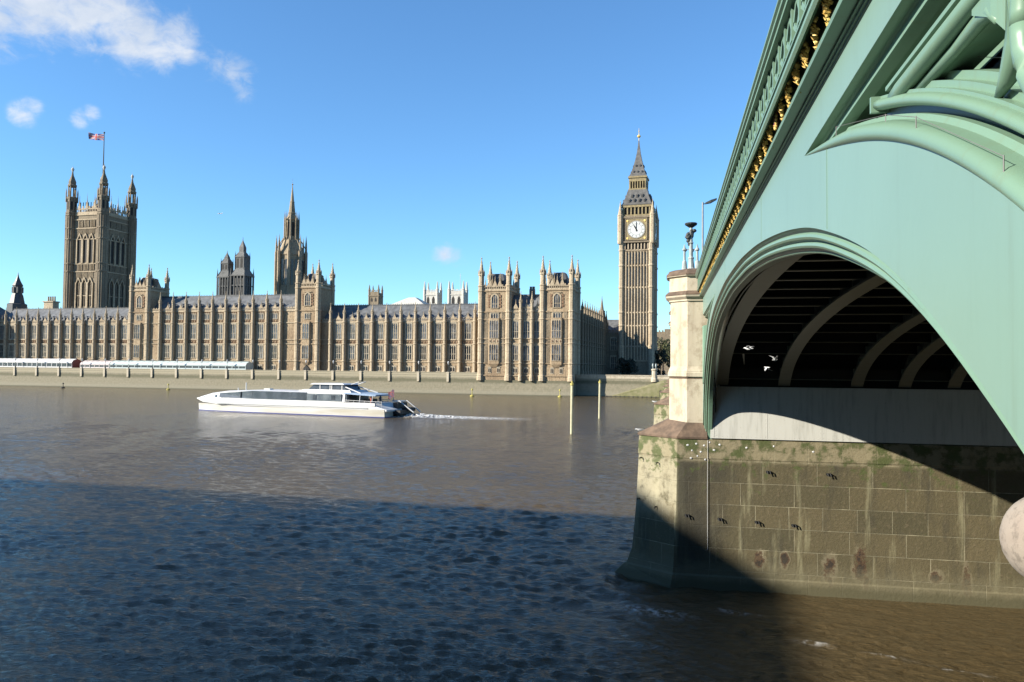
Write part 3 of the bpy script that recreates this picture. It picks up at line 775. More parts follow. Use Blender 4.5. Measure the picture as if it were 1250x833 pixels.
# ------------------------------------------------------------------ clock tower
ct = thing('clock_tower', 'tall slender gothic clock tower with white dial and pointed iron spire', 'clock tower', (-15.2, 368.6, 0), -.095)
H = 6.75
mb = MB(); mb.box(-H, H, -H, H, 7, 68.3); part('shaft', mb, M['stone3'], ct)
mb = MB()
for z in (14, 20.5, 30, 36, 47.5, 57.5, 64.6): mb.box(-H-.35, H+.35, -H-.35, H+.35, z-.3, z+.3)
part('string_course', mb, M['stone2'], ct)
def four(mbsrc):
    m2 = MB()
    for k in range(4):
        c, s = round(math.cos(k*math.pi/2)), round(math.sin(k*math.pi/2))
        m2.add([(x*c-y*s, x*s+y*c, z) for x, y, z in mbsrc.v], mbsrc.f, 0); m2.m[-len(mbsrc.f):] = mbsrc.m
    return m2
mb = MB()
for i in range(8):
    x = -4.75+9.5*i/7; mb.box(x-.27, x+.27, -H-.55, -H, 14, 64)
part('shaft_rib', four(mb), M['stone2'], ct)
mb = MB()
for i in range(7):
    x = -4.75+9.5*(i+.5)/7
    for za, zb in ((21.2, 29.2), (31, 35.2), (37, 46.6), (48.5, 56.6), (58.5, 63.4)): mb.box(x-.2, x+.2, -H-.04, -H, za, zb)
part('slit_window', four(mb), M['glass_dark'], ct)
bt = MB(); bt.lathe(0, 0, [(1.5, 7), (1.5, 20), (1.25, 21), (1.25, 68.5)], 8)
for z in (20.5, 30, 36, 47.5, 57.5, 64.6): bt.lathe(0, 0, [(1.27, z-.5), (1.5, z-.2), (1.5, z+.25), (1.27, z+.6)], 8)
btm = bt.mesh('corner_buttress', M['stone2'])
for x in (-H, H):
    for y in (-H, H): obj('corner_buttress', btm, ct, (x, y, 0))
mb = MB()                                                             # arcade band under the dial
for i in range(8):
    x = -5.2+10.4*i/7; mb.box(x-.26, x+.26, -H-.5, -H, 64.8, 68)
mb.box(-5.6, 5.6, -H-.06, -H, 65, 67.8, 1)
part('arcade_band', four(mb), [M['stone2'], M['void']], ct)
Hc = 7.35
mb = MB(); mb.box(-Hc, Hc, -Hc, Hc, 68.3, 79.5); mb.box(-Hc-.45, Hc+.45, -Hc-.45, Hc+.45, 68, 68.7); mb.box(-Hc-.5, Hc+.5, -Hc-.5, Hc+.5, 79.3, 80.2)
part('clock_stage', mb, M['stone3'], ct)
cbm = MB(); cbm.lathe(0, 0, [(1.25, 67.5), (1.35, 68.3), (1.35, 80.2), (1.5, 80.6), (1.2, 81), (.9, 82.5), (.2, 86.5), (.02, 88)], 8); cbm = cbm.mesh('corner_pinnacle', M['stone2'])
for x in (-Hc, Hc):
    for y in (-Hc, Hc): obj('corner_pinnacle', cbm, ct, (x, y, 0))
# dials on four sides
fr = MB(); fr.box(-5.0, 5.0, -.35, 0, 69, 79.1, 0); fr.box(-5.0, 5.0, -.5, -.3, 69, 69.35, 1); fr.box(-5, 5, -.5, -.3, 78.75, 79.1, 1); fr.box(-5, -4.65, -.5, -.3, 69.3, 78.8, 1); fr.box(4.65, 5, -.5, -.3, 69.3, 78.8, 1)
fr.loft([[(4.25*math.cos(2*math.pi*i/40), -.50, 73.9+4.25*math.sin(2*math.pi*i/40)) for i in range(40)], [(4.25*math.cos(2*math.pi*i/40), -.3, 73.9+4.25*math.sin(2*math.pi*i/40)) for i in range(40)]], 1)
for sx in (-1, 1):
    for sz in (-1, 1): fr.ball((sx*3.95, -.42, 73.9+sz*4.0), (.55, .15, .55), 8, 4, 2)
fr = fr.mesh('dial_frame', [M['gilt_stone'], M['stone3'], M['gold']])
dl = MB(); dl.add([(3.9*math.cos(2*math.pi*i/48), -.54, 73.9+3.9*math.sin(2*math.pi*i/48)) for i in range(48)], [tuple(range(48))], 0)
for i in range(12):
    a = 2*math.pi*i/12; c, s = math.cos(a), math.sin(a)
    for ra, rb, w in ((2.75, 3.6, .11),):
        dl.add([(ra*s-w*c, -.56, 73.9+ra*c+w*s), (ra*s+w*c, -.56, 73.9+ra*c-w*s), (rb*s+w*c, -.56, 73.9+rb*c-w*s), (rb*s-w*c, -.56, 73.9+rb*c+w*s)], [(0, 1, 2, 3)], 1)
for ra, rb in ((2.55, 2.66), (3.66, 3.76)):
    vs = [(q*math.cos(2*math.pi*i/48), -.555, 73.9+q*math.sin(2*math.pi*i/48)) for q in (ra, rb) for i in range(48)]
    dl.add(vs, [(i, (i+1) % 48, 48+(i+1) % 48, 48+i) for i in range(48)], 1)
M['dial'] = flat('opal_dial', (.85, .86, .84), .4, 0, .05, 1); dl = dl.mesh('dial', [M['dial'], M['lamp_dark']])
def hand_mesh(a, L_, w, nm):
    c, s = math.cos(a), math.sin(a); mb = MB()
    P = lambda l, q: (l*s+q*c, 73.9+l*c-q*s)
    pts = [P(-.9, -w), P(-.9, w), P(L_*.7, w*.9), P(L_, .03), P(L_, -.03), P(L_*.7, -w*.9)]
    mb.loft([[(x, -.70, z) for x, z in pts], [(x, -.62, z) for x, z in pts]]); return mb.mesh(nm, M['black'])
hh = hand_mesh(R(330), 2.5, .26, 'hour_hand'); mh = hand_mesh(R(1), 3.5, .17, 'minute_hand')
for k in range(4):
    a = k*math.pi/2; p = (Hc*math.sin(a), -Hc*math.cos(a), 0)
    fo = obj('dial_frame', fr, ct, p, a); d_ = obj('dial', dl, ct, p, a); obj('hour_hand', hh, d_); obj('minute_hand', mh, d_)
mb = MB(); mb.box(-6.2, 6.2, -6.2, 6.2, 80, 85.3); part('belfry_core', mb, M['void'], ct)
mb = MB()
for i in range(8):
    x = -5.9+11.8*i/7; mb.box(x-.3, x+.3, -6.75, -6.1, 80.2, 84.6)
mb.box(-6.7, 6.7, -6.9, -6.1, 84.4, 85.6); mb.box(-6.8, 6.8, -7.0, -6.1, 80.1, 81.0); part('belfry_arcade', four(mb), M['gilt_stone'], ct)
mb = MB(); prof = ((7.1, 85.5), (6.6, 86.2), (5.3, 89.6), (4.35, 93))
mb.loft([[(-r, -r, z), (r, -r, z), (r, r, z), (-r, r, z)] for r, z in prof]); lower = part('lower_roof', mb, M['spire_iron'], ct)
mb = MB()
for zz, rr_, n in ((87.4, 6.12, 4), (89.7, 5.25, 3)):
    for i in range(n):
        x = (i-(n-1)/2)*2.3; mb.box(x-.4, x+.4, -rr_-.55, -rr_+.6, zz-.5, zz+.6, 0); mb.box(x-.25, x+.25, -rr_-.58, -rr_-.5, zz-.35, zz+.45, 1)
        mb.add([(x-.55, -rr_-.6, zz+.6), (x+.55, -rr_-.6, zz+.6), (x, -rr_-.6, zz+1.35), (x, -rr_+1.0, zz+1.2)], [(0, 1, 2), (1, 3, 2), (0, 2, 3)], 0)
obj('dormer', four(mb).mesh('dormer', [M['spire_iron'], M['void']]), lower)
mb = MB(); mb.box(-3.3, 3.3, -3.3, 3.3, 93, 98); part('lantern_core', mb, M['void'], ct)
mb = MB()
for i in range(7):
    x = -3.5+7.0*i/6; mb.box(x-.22, x+.22, -3.95, -3.3, 93.4, 97.2)
mb.box(-4.0, 4.0, -4.2, -3.3, 93, 93.7); mb.box(-3.9, 3.9, -4.0, -3.3, 97, 99.2); mb.box(-4.3, 4.3, -4.35, -3.6, 98.6, 99.4); part('lantern_arcade', four(mb), M['gilt_stone'], ct)
mb = MB(); prof = ((4.1, 99.3), (3.3, 101), (2.35, 104), (1.5, 107.6), (.85, 111), (.42, 114.4), (.2, 117))
mb.loft([[(-r, -r, z), (r, -r, z), (r, r, z), (-r, r, z)] for r, z in prof]); sp = part('spire', mb, M['spire_iron'], ct)
mb = MB()
for zz, rr_, n in ((101.6, 3.1, 3), (104.6, 2.25, 2)):
    for i in range(n):
        x = (i-(n-1)/2)*1.9; mb.box(x-.28, x+.28, -rr_-.35, -rr_+.5, zz-.3, zz+.5)
obj('dormer', four(mb).mesh('dormer', M['slate_dark']), sp)
mb = MB(); mb.lathe(0, 0, [(.2, 116.6), (.12, 118.2), (.85, 118.8), (.85, 119.2), (.15, 119.9), (.1, 121), (.28, 121.3), (.1, 121.7), (.03, 123)], 8); obj('finial', mb.mesh('finial', M['gold']), sp)

# ------------------------------------------------------------------ great square tower (left) with flag
vt = pal('square_tower', 'huge square gothic tower with four turrets rising behind the left wing of the palace', 'tower')
X0, X1, Y0, Y1 = -320.3, -297.2, 98, 121.5; xm = (X0+X1)/2; ym = (Y0+Y1)/2
mb = MB(); mb.box(X0, X1, Y0, Y1, 7, 98); part('tower_body', mb, M['stone3'], vt)
mb = MB()
for z in (64.4, 69.0, 83.5, 90, 95.2, 98): mb.box(X0-.4, X1+.4, Y0-.4, Y1+.4, z-.28, z+.28)
part('string_course', mb, M['stone2'], vt)
def side_e(m, nm, mats):                                              # the same relief on the river side and the north side
    a = MB(); a.add([(xm+x, Y0+y, z) for x, y, z in m.v], m.f); a.m = list(m.m); part(nm, a, mats, vt)
    b = MB(); b.add([(X1-y, ym+x, z) for x, y, z in m.v], m.f); b.m = list(m.m); part(nm, b, mats, vt)
def lancet(mb, x, w, z0, z1, y, mi):
    zs = z1-w*1.1; pts = [(x-w/2, z0), (x+w/2, z0), (x+w/2, zs), (x+w*.3, zs+w*.6), (x, z1), (x-w*.3, zs+w*.6), (x-w/2, zs)]
    mb.add([(a, y, b) for a, b in pts], [tuple(range(7))], mi)
mb = MB()
for i in (-1, 0, 1):
    lancet(mb, i*4.2, 2.7, 70, 86, -.05, 0); lancet(mb, i*4.2, 2.7, 44, 60, -.05, 0)
    for q in (-1, 1):
        mb.box(i*4.2+q*1.75-.3, i*4.2+q*1.75+.3, -.75, 0, 69.3, 83, 1); mb.box(i*4.2+q*1.75-.3, i*4.2+q*1.75+.3, -.75, 0, 40, 58, 1)
        for z in (86.0, 60.0): mb.loft([[(i*4.2+q*1.7, -.7, z-3.4), (i*4.2+q*2.15, -.7, z-3.4), (i*4.2+q*.1, -.7, z+1.4), (i*4.2, -.7, z+.2)], [(i*4.2+q*1.7, 0, z-3.4), (i*4.2+q*2.15, 0, z-3.4), (i*4.2+q*.1, 0, z+1.4), (i*4.2, 0, z+.2)]], 1)
    mb.box(i*4.2-.09, i*4.2+.09, -.3, -.04, 44, 58, 1); mb.box(i*4.2-1.3, i*4.2+1.3, -.3, -.04, 50, 50.4, 1)
    for j in range(4):
        x = i*4.2+(j-1.5)*.95; mb.box(x-.32, x+.32, -.05, 0, 91, 94.4, 0); mb.box(x-.32, x+.32, -.05, 0, 65.2, 68.4, 0)
        for z in (91, 65.2): mb.box(x-.14+.47, x+.14+.47, -.45, 0, z-.2, z+3.6, 1)
    for j in range(5):
        x = i*4.2+(j-2)*.8; mb.box(x-.12, x+.12, -.3, 0, 60.5, 64, 1); mb.box(x-.12, x+.12, -.3, 0, 86.5, 89.8, 1)
side_e(mb, 'lancet_window', [M['void'], M['stone2']])
mb = MB(); parapet(mb, -8, 8, .1, 98, 5.2, 1.1, [-5.4, 0, 5.4]); side_e(mb, 'parapet', M['stone2'])
mb = MB(); tp = [(3.1, 7), (3.1, 98.5), (3.4, 99), (3.4, 99.8), (3.0, 100), (3.0, 107.2), (3.35, 107.6), (3.35, 108.6), (2.6, 109)]
mb.lathe(0, 0, tp, 8)
for i in range(8):
    a = 2*math.pi*i/8+math.pi/8; mb.lathe(2.0*math.cos(a), 2.0*math.sin(a), [(.36, 108.5), (.36, 115.2)], 4); mb.lathe(3.25*math.cos(a), 3.25*math.sin(a), [(.34, 106), (.34, 111.5), (.02, 114)], 4)
    if i % 1 == 0:
        b = a+math.pi/8; mb.add([(2.82*math.cos(b)-s*.55*math.sin(b), 2.82*math.sin(b)+s*.55*math.cos(b), z) for s, z in ((-1, 101.2), (1, 101.2), (1, 106), (-1, 106))], [(0, 1, 2, 3)], 1)
mb.lathe(0, 0, [(2.15, 115), (2.6, 115.4), (2.6, 116.2), (2.1, 116.6), (2.2, 118.0), (1.5, 119.9), (.7, 122), (.35, 124.4)], 8)
for z in (64.4, 69, 83.5, 90, 98): mb.lathe(0, 0, [(3.12, z-.5), (3.4, z-.2), (3.4, z+.3), (3.12, z+.6)], 8)
for i in range(8):
    a = 2*math.pi*i/8; mb.box(2.86*math.cos(a)-.25, 2.86*math.cos(a)+.25, 2.86*math.sin(a)-.25, 2.86*math.sin(a)+.25, 8, 98)
tm = mb.mesh('turret', [M['stone3'], M['void']])
mb = MB(); mb.lathe(0, 0, [(.4, 124.2), (.7, 125), (.95, 125.8), (.5, 126.6), (.12, 127), (.05, 128)], 8); cm = mb.mesh('gilt_crown', M['white_stone'])
for x in (X0+.3, X1-.3):
    for y in (Y0+.3, Y1-.3): t = obj('turret', tm, vt, (x, y, 0)); obj('gilt_crown', cm, t)
mb = MB(); mb.loft([[(X0+3, Y0+3, 98), (X1-3, Y0+3, 98), (X1-3, Y1-3, 98), (X0+3, Y1-3, 98)], [(X0+8, Y0+8, 105), (X1-8, Y0+8, 105), (X1-8, Y1-8, 105), (X0+8, Y1-8, 105)]])
for q in range(10): mb.box(X0+3+q*1.85, X0+3.3+q*1.85, Y0+4, Y0+4.3, 100, 106.5); mb.box(X1-4.3, X1-4, Y0+3+q*1.85, Y0+3.3+q*1.85, 100, 106.5)
part('iron_roof', mb, M['slate_dark'], vt)
mb = MB(); mb.tube([(xm, ym, 104), (xm, ym, 128), (xm, ym, 150)], [.45, .36, .2], 8); mb.ball((xm, ym, 150.4), .55)
for a in range(4): mb.tube([(xm+4*math.cos(a*1.571+.785), ym+4*math.sin(a*1.571+.785), 104), (xm, ym, 112)], .2, 5)
part('flagpole', mb, M['lamp_dark'], vt)


def flag_mat():
    m, nt, b, o = new_mat('union_flag_cloth')
    uv = node(nt, 'ShaderNodeUVMap'); sep = node(nt, 'ShaderNodeSeparateXYZ'); link(nt, uv.outputs[0], sep.inputs[0])
    x = math_n(nt, 'ABSOLUTE', math_n(nt, 'MULTIPLY', math_n(nt, 'SUBTRACT', sep.outputs[0], .5), 2)); y = math_n(nt, 'ABSOLUTE', math_n(nt, 'SUBTRACT', sep.outputs[1], .5))
    lt = lambda a, v: math_n(nt, 'LESS_THAN', a, v)
    dg = math_n(nt, 'ABSOLUTE', math_n(nt, 'SUBTRACT', math_n(nt, 'MULTIPLY', x, .5), y))
    col = mixc(nt, lt(dg, .10), (.015, .025, .20), (.38, .38, .38)); col = mixc(nt, lt(dg, .035), col, (.30, .02, .03))
    col = mixc(nt, math_n(nt, 'MAXIMUM', lt(x, .17), lt(y, .17)), col, (.38, .38, .38)); col = mixc(nt, math_n(nt, 'MAXIMUM', lt(x, .10), lt(y, .10)), col, (.30, .02, .03))
    link(nt, col, b.inputs['Base Color']); b.inputs['Roughness'].default_value = .8
    return m


def flag(label, loc, rz, w, h, droop, mat):
    vs, fs, uv = [], [], []; nx, nz = 20, 8
    for i in range(nx+1):
        for j in range(nz+1):
            t = i/nx; vs.append((-w*t, .35*w/8*math.sin(t*9+j*.3)*t, h*(j/nz)-droop*t*t+.12*math.sin(t*7))); uv.append((1-t, j/nz))
    fs = [(i*(nz+1)+j, (i+1)*(nz+1)+j, (i+1)*(nz+1)+j+1, i*(nz+1)+j+1) for i in range(nx) for j in range(nz)]
    me = bpy.data.meshes.new('flag'); me.from_pydata(vs, [], fs); me.materials.append(mat); l = me.uv_layers.new(name='UVMap')
    for lp in me.loops: l.data[lp.index].uv = uv[lp.vertex_index]
    return tag(obj('flag', me, None, loc, rz), label, 'flag')


p = bank_pt(xm-.3, ym, 0); flag('red, white and blue national flag flying from the pole on the huge square tower', (p.x, p.y, 145.6), -AL+.25, 9.2, 3.9, -.9, flag_mat())

# ------------------------------------------------------------------ central octagonal spire
cs = pal('spire_tower', 'pale octagonal stone spire tower with flying pinnacles behind the central block', 'spire')
cx, cy = -160.3, 76
mb = MB(); mb.lathe(cx, cy, [(7.4, 8), (7.4, 47), (6.8, 50), (6.4, 66), (6.8, 66.6), (6.6, 67.4), (4.3, 73.5), (3.8, 74.5)], 8); part('octagon_stage', mb, M['stone4'], cs)
mb = MB()
for i in range(8):
    a = 2*math.pi*i/8; c, s = math.cos(a), math.sin(a); q = 6.2
    for sg in (-1, 1): mb.loft([[(cx+(q+o)*c-(sg*1.02+d)*s, cy+(q+o)*s+(sg*1.02+d)*c, z) for o, d in ((-.3, -.6), (.2, -.6), (.2, .6), (-.3, .6))] for z in (51, 64)], 0)
part('lancet_window', mb, M['glass_dark'], cs)
mb = MB()
for i in range(8):
    a = 2*math.pi*i/8+math.pi/8; c, s = math.cos(a), math.sin(a)
    mb.lathe(cx+7.4*c, cy+7.4*s, [(.85, 8), (.85, 68), (.6, 69), (.5, 72), (.02, 77)], 6)
    mb.tube([(cx+7.2*c, cy+7.2*s, 70), (cx+5.2*c, cy+5.2*s, 73.5), (cx+3.6*c, cy+3.6*s, 76)], .25, 5)
    mb.lathe(cx+3.6*c, cy+3.6*s, [(.38, 74), (.38, 85), (.26, 86), (.02, 89.5)], 6)
part('pinnacle_buttress', mb, M['stone4'], cs)
mb = MB(); mb.lathe(cx, cy, [(3.2, 74), (2.9, 76), (2.8, 84.5), (3.15, 85), (2.5, 86.5)], 8); part('lantern_stage', mb, M['stone4'], cs)
mb = MB()
for i in range(8):
    a = 2*math.pi*i/8; c, s = math.cos(a), math.sin(a); mb.loft([[(cx+(2.6+o)*c-d*s, cy+(2.6+o)*s+d*c, z) for o, d in ((-.3, -.6), (.2, -.6), (.2, .6), (-.3, .6))] for z in (76.5, 83.5)])
part('lantern_opening', mb, M['void'], cs)
mb = MB(); mb.lathe(cx, cy, [(2.2, 86), (1.75, 88.2), (2.0, 88.5), (1.65, 89), (1.1, 94), (1.25, 94.3), (.95, 94.7), (.42, 100), (.15, 103), (.5, 103.4), (.05, 104), (.04, 106.5)], 8); part('spire', mb, M['stone4'], cs)

# ------------------------------------------------------------------ twin ventilation turrets
def vent(label, cx, cy, w, z0, z1, zt, top, gap):
    v = pal('ventilation_tower', label, 'tower', 'dark ventilation towers behind the palace roof')
    mb = MB(); h = w/2
    mb.box(cx-h, cx+h, cy-h, cy+h, 30, z0+1.2); mb.box(cx-h-.3, cx+h+.3, cy-h-.3, cy+h+.3, z0+1.0, z0+1.5); mb.box(cx-h*.8, cx+h*.8, cy-h*.8, cy+h*.8, z0+1, z1)
    mb.box(cx-h-.4, cx+h+.4, cy-h-.4, cy+h+.4, z1-.6, z1); part('lower_stage', mb, M['sooty'], v)
    mb = MB()
    for i in range(5):
        x = cx-h*.95+2*h*.95*i/4
        for y in (cy-h, cy+h): mb.box(x-.22, x+.22, y-.3, y+.3, z0+1, z1-.4)
        y = cy-h*.95+2*h*.95*i/4
        for xx in (cx-h, cx+h): mb.box(xx-.3, xx+.3, y-.22, y+.22, z0+1, z1-.4)
    for sx in (-1, 1):
        for sy in (-1, 1): mb.lathe(cx+sx*h, cy+sy*h, [(.4, z0), (.4, z1+.5), (.3, z1+1), (.02, z1+4)], 6)
    mb.box(cx-h, cx+h, cy-h-.1, cy+h+.1, (z0+z1)/2+.3, (z0+z1)/2+.7)
    part('arcade', mb, M['sooty'], v)
    mb = MB(); h2 = h*.64
    mb.loft([[(cx-q, cy-q, z), (cx+q, cy-q, z), (cx+q, cy+q, z), (cx-q, cy+q, z)] for q, z in ((h+.2, z1), (h2+.2, z1+2.8), (h2, z1+3), (h2, zt), (h2+.3, zt+.2), (h2+.2, zt+.6), (h2*.62, zt+2.6), (h2*.5, zt+3), (h2*.5, zt+(top-zt)*.5), (.15, zt+(top-zt)*.82), (.04, top))])
    for sx in (-1, 1):
        for sy in (-1, 1): mb.lathe(cx+sx*h2, cy+sy*h2, [(.28, z1+2.6), (.28, zt+.6), (.02, zt+3.2)], 6)
        mb.box(cx-h2*.7, cx-h2*.2, cy+sx*(h2+.03)-.02, cy+sx*(h2+.03)+.02, z1+3.6, zt-.4, 1); mb.box(cx+h2*.2, cx+h2*.7, cy+sx*(h2+.03)-.02, cy+sx*(h2+.03)+.02, z1+3.6, zt-.4, 1)
    part('stepped_roof', mb, [M['sooty'], M['void']], v)


vent('shorter left one of the two dark louvred towers on the palace roof', -183.9, 56, 6.2, 43, 53.8, 60.0, 67.0, 0)
vent('taller right one of the two dark louvred towers on the palace roof', -175.2, 56, 7.6, 43, 54.4, 63.0, 73.5, 0)

# ------------------------------------------------------------------ towers and roofs behind
def church_tower(label, x0, x1, y, dep, z0, z1, zp, mat_, name='church_tower', n=4, group=None):
    t = pal(name, label, 'church tower', group)
    mb = MB(); mb.box(x0, x1, y, y+dep, z0, z1); mb.box(x0-.3, x1+.3, y-.3, y+dep+.3, z1-2.2, z1-1.7); mb.box(x0-.3, x1+.3, y-.3, y+dep+.3, (z0*.45+z1*.55), (z0*.45+z1*.55)+.5)
    parapet(mb, x0, x1, y+.1, z1, 2.0, 1.3); part('tower_body', mb, M[mat_], t)
    w = (x1-x0); mb = MB()
    for i in (-1, 1):
        lancet(mb, (x0+x1)/2+i*w*.19, w*.2, z1-w*.78, z1-2.8, y-.05, 0)
    part('belfry_window', mb, M['void'], t)
    for x in (x0+.4, x1-.4):
        for yy in (y+.3, y+dep-.3):
            mb = MB(); mb.lathe(0, 0, [(w*.095, z0), (w*.095, z1+1.5), (w*.115, z1+1.8), (w*.08, z1+2.4), (w*.03, zp-.6), (.03, zp)], 8); part('corner_pinnacle', mb, M[mat_], t, loc=(x, yy, 0))
    return t


church_tower('left one of the two white twin-pinnacled minster towers beyond the roof', -155.2, -144.6, 250, 8, 20, 64.4, 72.5, 'white_stone', 'minster_tower', group='white minster towers')
church_tower('right one of the two white twin-pinnacled minster towers, with a thin pole', -136.4, -124.8, 250, 8, 20, 64.4, 72.5, 'white_stone', 'minster_tower', group='white minster towers')
mb = MB(); q = bank_pt(-129.5, 256, 0); tag(part('flagpole', mb.tube([(0, 0, 64), (0, 0, 78)], .16, 6), M['white'], None, loc=q), 'bare white pole standing on the right white minster tower', 'pole')
church_tower('small brown church tower with four pinnacles behind the right wing roof', -165.8, -158.6, 180, 6, 20, 57.5, 63.0, 'stone3')
ph = pal('pavilion_house', 'white walled building with a pale pyramid roof behind the right wing', 'building')
mb = MB(); mb.box(-123, -105, 120, 136, 20, 44.2); part('wall', mb, M['white_stone'], ph)
mb = MB(); mb.loft([[(-124.5, 118.5, 44.2), (-103.5, 118.5, 44.2), (-103.5, 137, 44.2), (-124.5, 137, 44.2)], [(-116, 126, 49.0), (-112, 126, 49.0), (-112, 130, 49.0), (-116, 130, 49.0)]]); part('pyramid_roof', mb, M['white_stone'], ph)
ls = pal('dark_spirelet', 'dark slated turret with an open lantern at the far left edge of the palace roof', 'turret')
mb = MB(); mb.lathe(-327.5, 70, [(5.2, 34), (5.2, 43), (4.0, 43.5), (3.0, 48), (2.5, 49), (2.5, 53), (2.9, 53.4), (1.5, 56), (.5, 58.5), (.05, 61)], 8); part('turret_body', mb, M['slate_dark'], ls)
mb = MB()
for i in range(8): a = 2*math.pi*i/8; mb.box(-327.5+2.45*math.cos(a)-.3, -327.5+2.45*math.cos(a)+.3, 70+2.45*math.sin(a)-.3, 70+2.45*math.sin(a)+.3, 49.4, 52.6)
part('lantern_opening', mb, M['sooty'], ls)
st = pal('chimney_stack', 'short pale stone chimney stack beside the square tower', 'chimney')
mb = MB(); mb.box(-299, -293, 60, 64, 34, 43.4); mb.box(-299.5, -292.5, 59.6, 64.4, 43, 43.6); part('stack', mb, M['stone2'], st)
mb = MB()
for i in range(4): mb.lathe(-298+i*1.4, 62, [(.5, 43.5), (.42, 46.0), (.5, 46.2)], 8)
part('chimney_pot', mb, M['stone2'], st)
# low roofs filling the palace behind the river front
br_ = pal('palace_rear_roof', 'low slate palace roofs glimpsed behind the river front', 'building')
mb = MB(); mb.box(-300, -14, 30, 88, 7, 31); part('wall', mb, M['stone3'], br_)
mb = MB()
for yy in (34, 52, 70): mb.add([(-300, yy, 31), (-14, yy, 31), (-14, yy+8, 35), (-300, yy+8, 35), (-300, yy+16, 31), (-14, yy+16, 31)], [(0, 1, 2, 3), (3, 2, 5, 4)])
part('roof', mb, M['slate'], br_)
fb = thing('stone_building', 'pale battlemented stone building seen beyond the clock tower', 'building', (-4.9, 452, 0))
mb = MB(); mb.box(-4, 4.5, 0, 14, 7, 31.5); mb.box(1, 4.8, -1, 6, 7, 33)
for i in range(5): mb.box(-4+i*1.8, -3.1+i*1.8, -.05, .5, 31.5, 32.4)
part('wall', mb, M['stone3'], fb)
mb = MB()
for i in range(3):
    for z in (22, 26.5): mb.box(-3.2+i*2.2, -2.3+i*2.2, -.06, .01, z, z+2)
part('window', mb, M['glass_dark'], fb)


# ------------------------------------------------------------------ trees
def tree(name, label, cat, loc, h, rad, leaf, seed, n=900, leafsize=.5, trunk_h=.35):
    g = random.Random(seed); t = thing(name, label, cat, loc)
    mb = MB(); mb.tube([(0, 0, 0), (.1, 0, h*trunk_h), (0, .1, h*.7)], [rad*.10, rad*.07, rad*.03], 7)
    for i in range(6):
        a = g.uniform(0, 6.28); z = h*g.uniform(trunk_h*.8, .6); mb.tube([(0, 0, z), (rad*.6*math.cos(a), rad*.6*math.sin(a), z+h*.16)], [rad*.045, rad*.015], 5)
    part('trunk', mb, M['bark'], t)
    cl = [(g.uniform(-.6, .6)*rad, g.uniform(-.6, .6)*rad, h*g.uniform(trunk_h, .92), rad*g.uniform(.3, .55)) for _ in range(14)]
    mb = MB()
    for i in range(n):
        c = g.choice(cl); v = Vector((g.gauss(0, 1), g.gauss(0, 1), g.gauss(0, 1))).normalized()*c[3]*g.uniform(.6, 1.05)
        p = Vector(c[:3])+v; e1 = Vector((g.gauss(0, 1), g.gauss(0, 1), g.gauss(0, 1))).normalized(); e2 = e1.orthogonal().normalized(); s = leafsize*g.uniform(.6, 1.3)
        mb.add([p-e1*s, p+e2*s*.7, p+e1*s, p-e2*s*.7], [(0, 1, 2, 3)])
    part('crown', mb, M[leaf], t)
    return t


tree('deciduous_tree', 'sunlit green tree between the clock tower and the stone bridge pillar', 'tree', (-4.2, 405, 7.4), 19, 5.0, 'leaf', 3)
tree('deciduous_tree', 'dull green tree low behind the pillar at the far bridge end', 'tree', (-.6, 396, 7.4), 15, 4.2, 'leaf', 5)
tree('evergreen_tree', 'dark evergreen in shadow at the foot of the clock tower', 'tree', (-18.5, 352, 7.4), 7.5, 5.0, 'leaf_dark', 9, 900, .6, .15)
tree('evergreen_tree', 'slim dark evergreen right of the clock tower foot', 'tree', (-5.0, 372, 7.4), 12, 2.6, 'leaf_dark', 11, 700, .5, .1)

# ------------------------------------------------------------------ terrace: lamps, marquees, pedestal
lm = MB(); lm.box(-.45, .45, -.35, .1, 4.7, 8.3); lm.box(-.55, .55, -.45, .2, 8.0, 8.4); lm = lm.mesh('wall_pier', M['pillar'])
lp = MB(); lp.lathe(0, .35, [(.3, 8.3), (.3, 8.7), (.09, 9), (.07, 11.2), (.14, 11.3)], 8); lp = lp.mesh('lamp_post', M['lamp_dark'])
lg = MB(); lg.lathe(0, .35, [(.14, 11.25), (.3, 11.9), (.29, 12.2), (.06, 12.5)], 6); lg = lg.mesh('lamp_globe', M['white'])
xl = [-252.4+12.05*i for i in range(18)]
ORD = 'first second third fourth fifth sixth seventh eighth ninth tenth eleventh twelfth thirteenth fourteenth fifteenth sixteenth seventeenth eighteenth'.split()
for i, x in enumerate(xl):
    p = bank_pt(x, 0)
    t = thing('terrace_lamp', 'dark terrace lamp on a pale wall pier, %s from the twin-towered pavilion' % ORD[17-i], 'lamp', (p.x, p.y, 0), -AL, 'lamps along the river terrace')
    obj('wall_pier', lm, t); a = obj('lamp_post', lp, t); obj('lamp_globe', lg, a)


M['tent'] = flat('white_tent_canvas', (.84, .84, .84), .6, 0, .05, .3); M['tent_pink'] = flat('pink_striped_canvas', (.82, .73, .72), .6, 0, .12, 1)
M['tent_blue'] = flat('pale_teal_canvas', (.66, .76, .76), .6, 0, .08, .3); M['maroon'] = flat('maroon_canvas', (.30, .07, .08), .6)
M['tentglass'] = flat('clear_tent_panel', (.10, .12, .13), .2, 0, .5, .8)


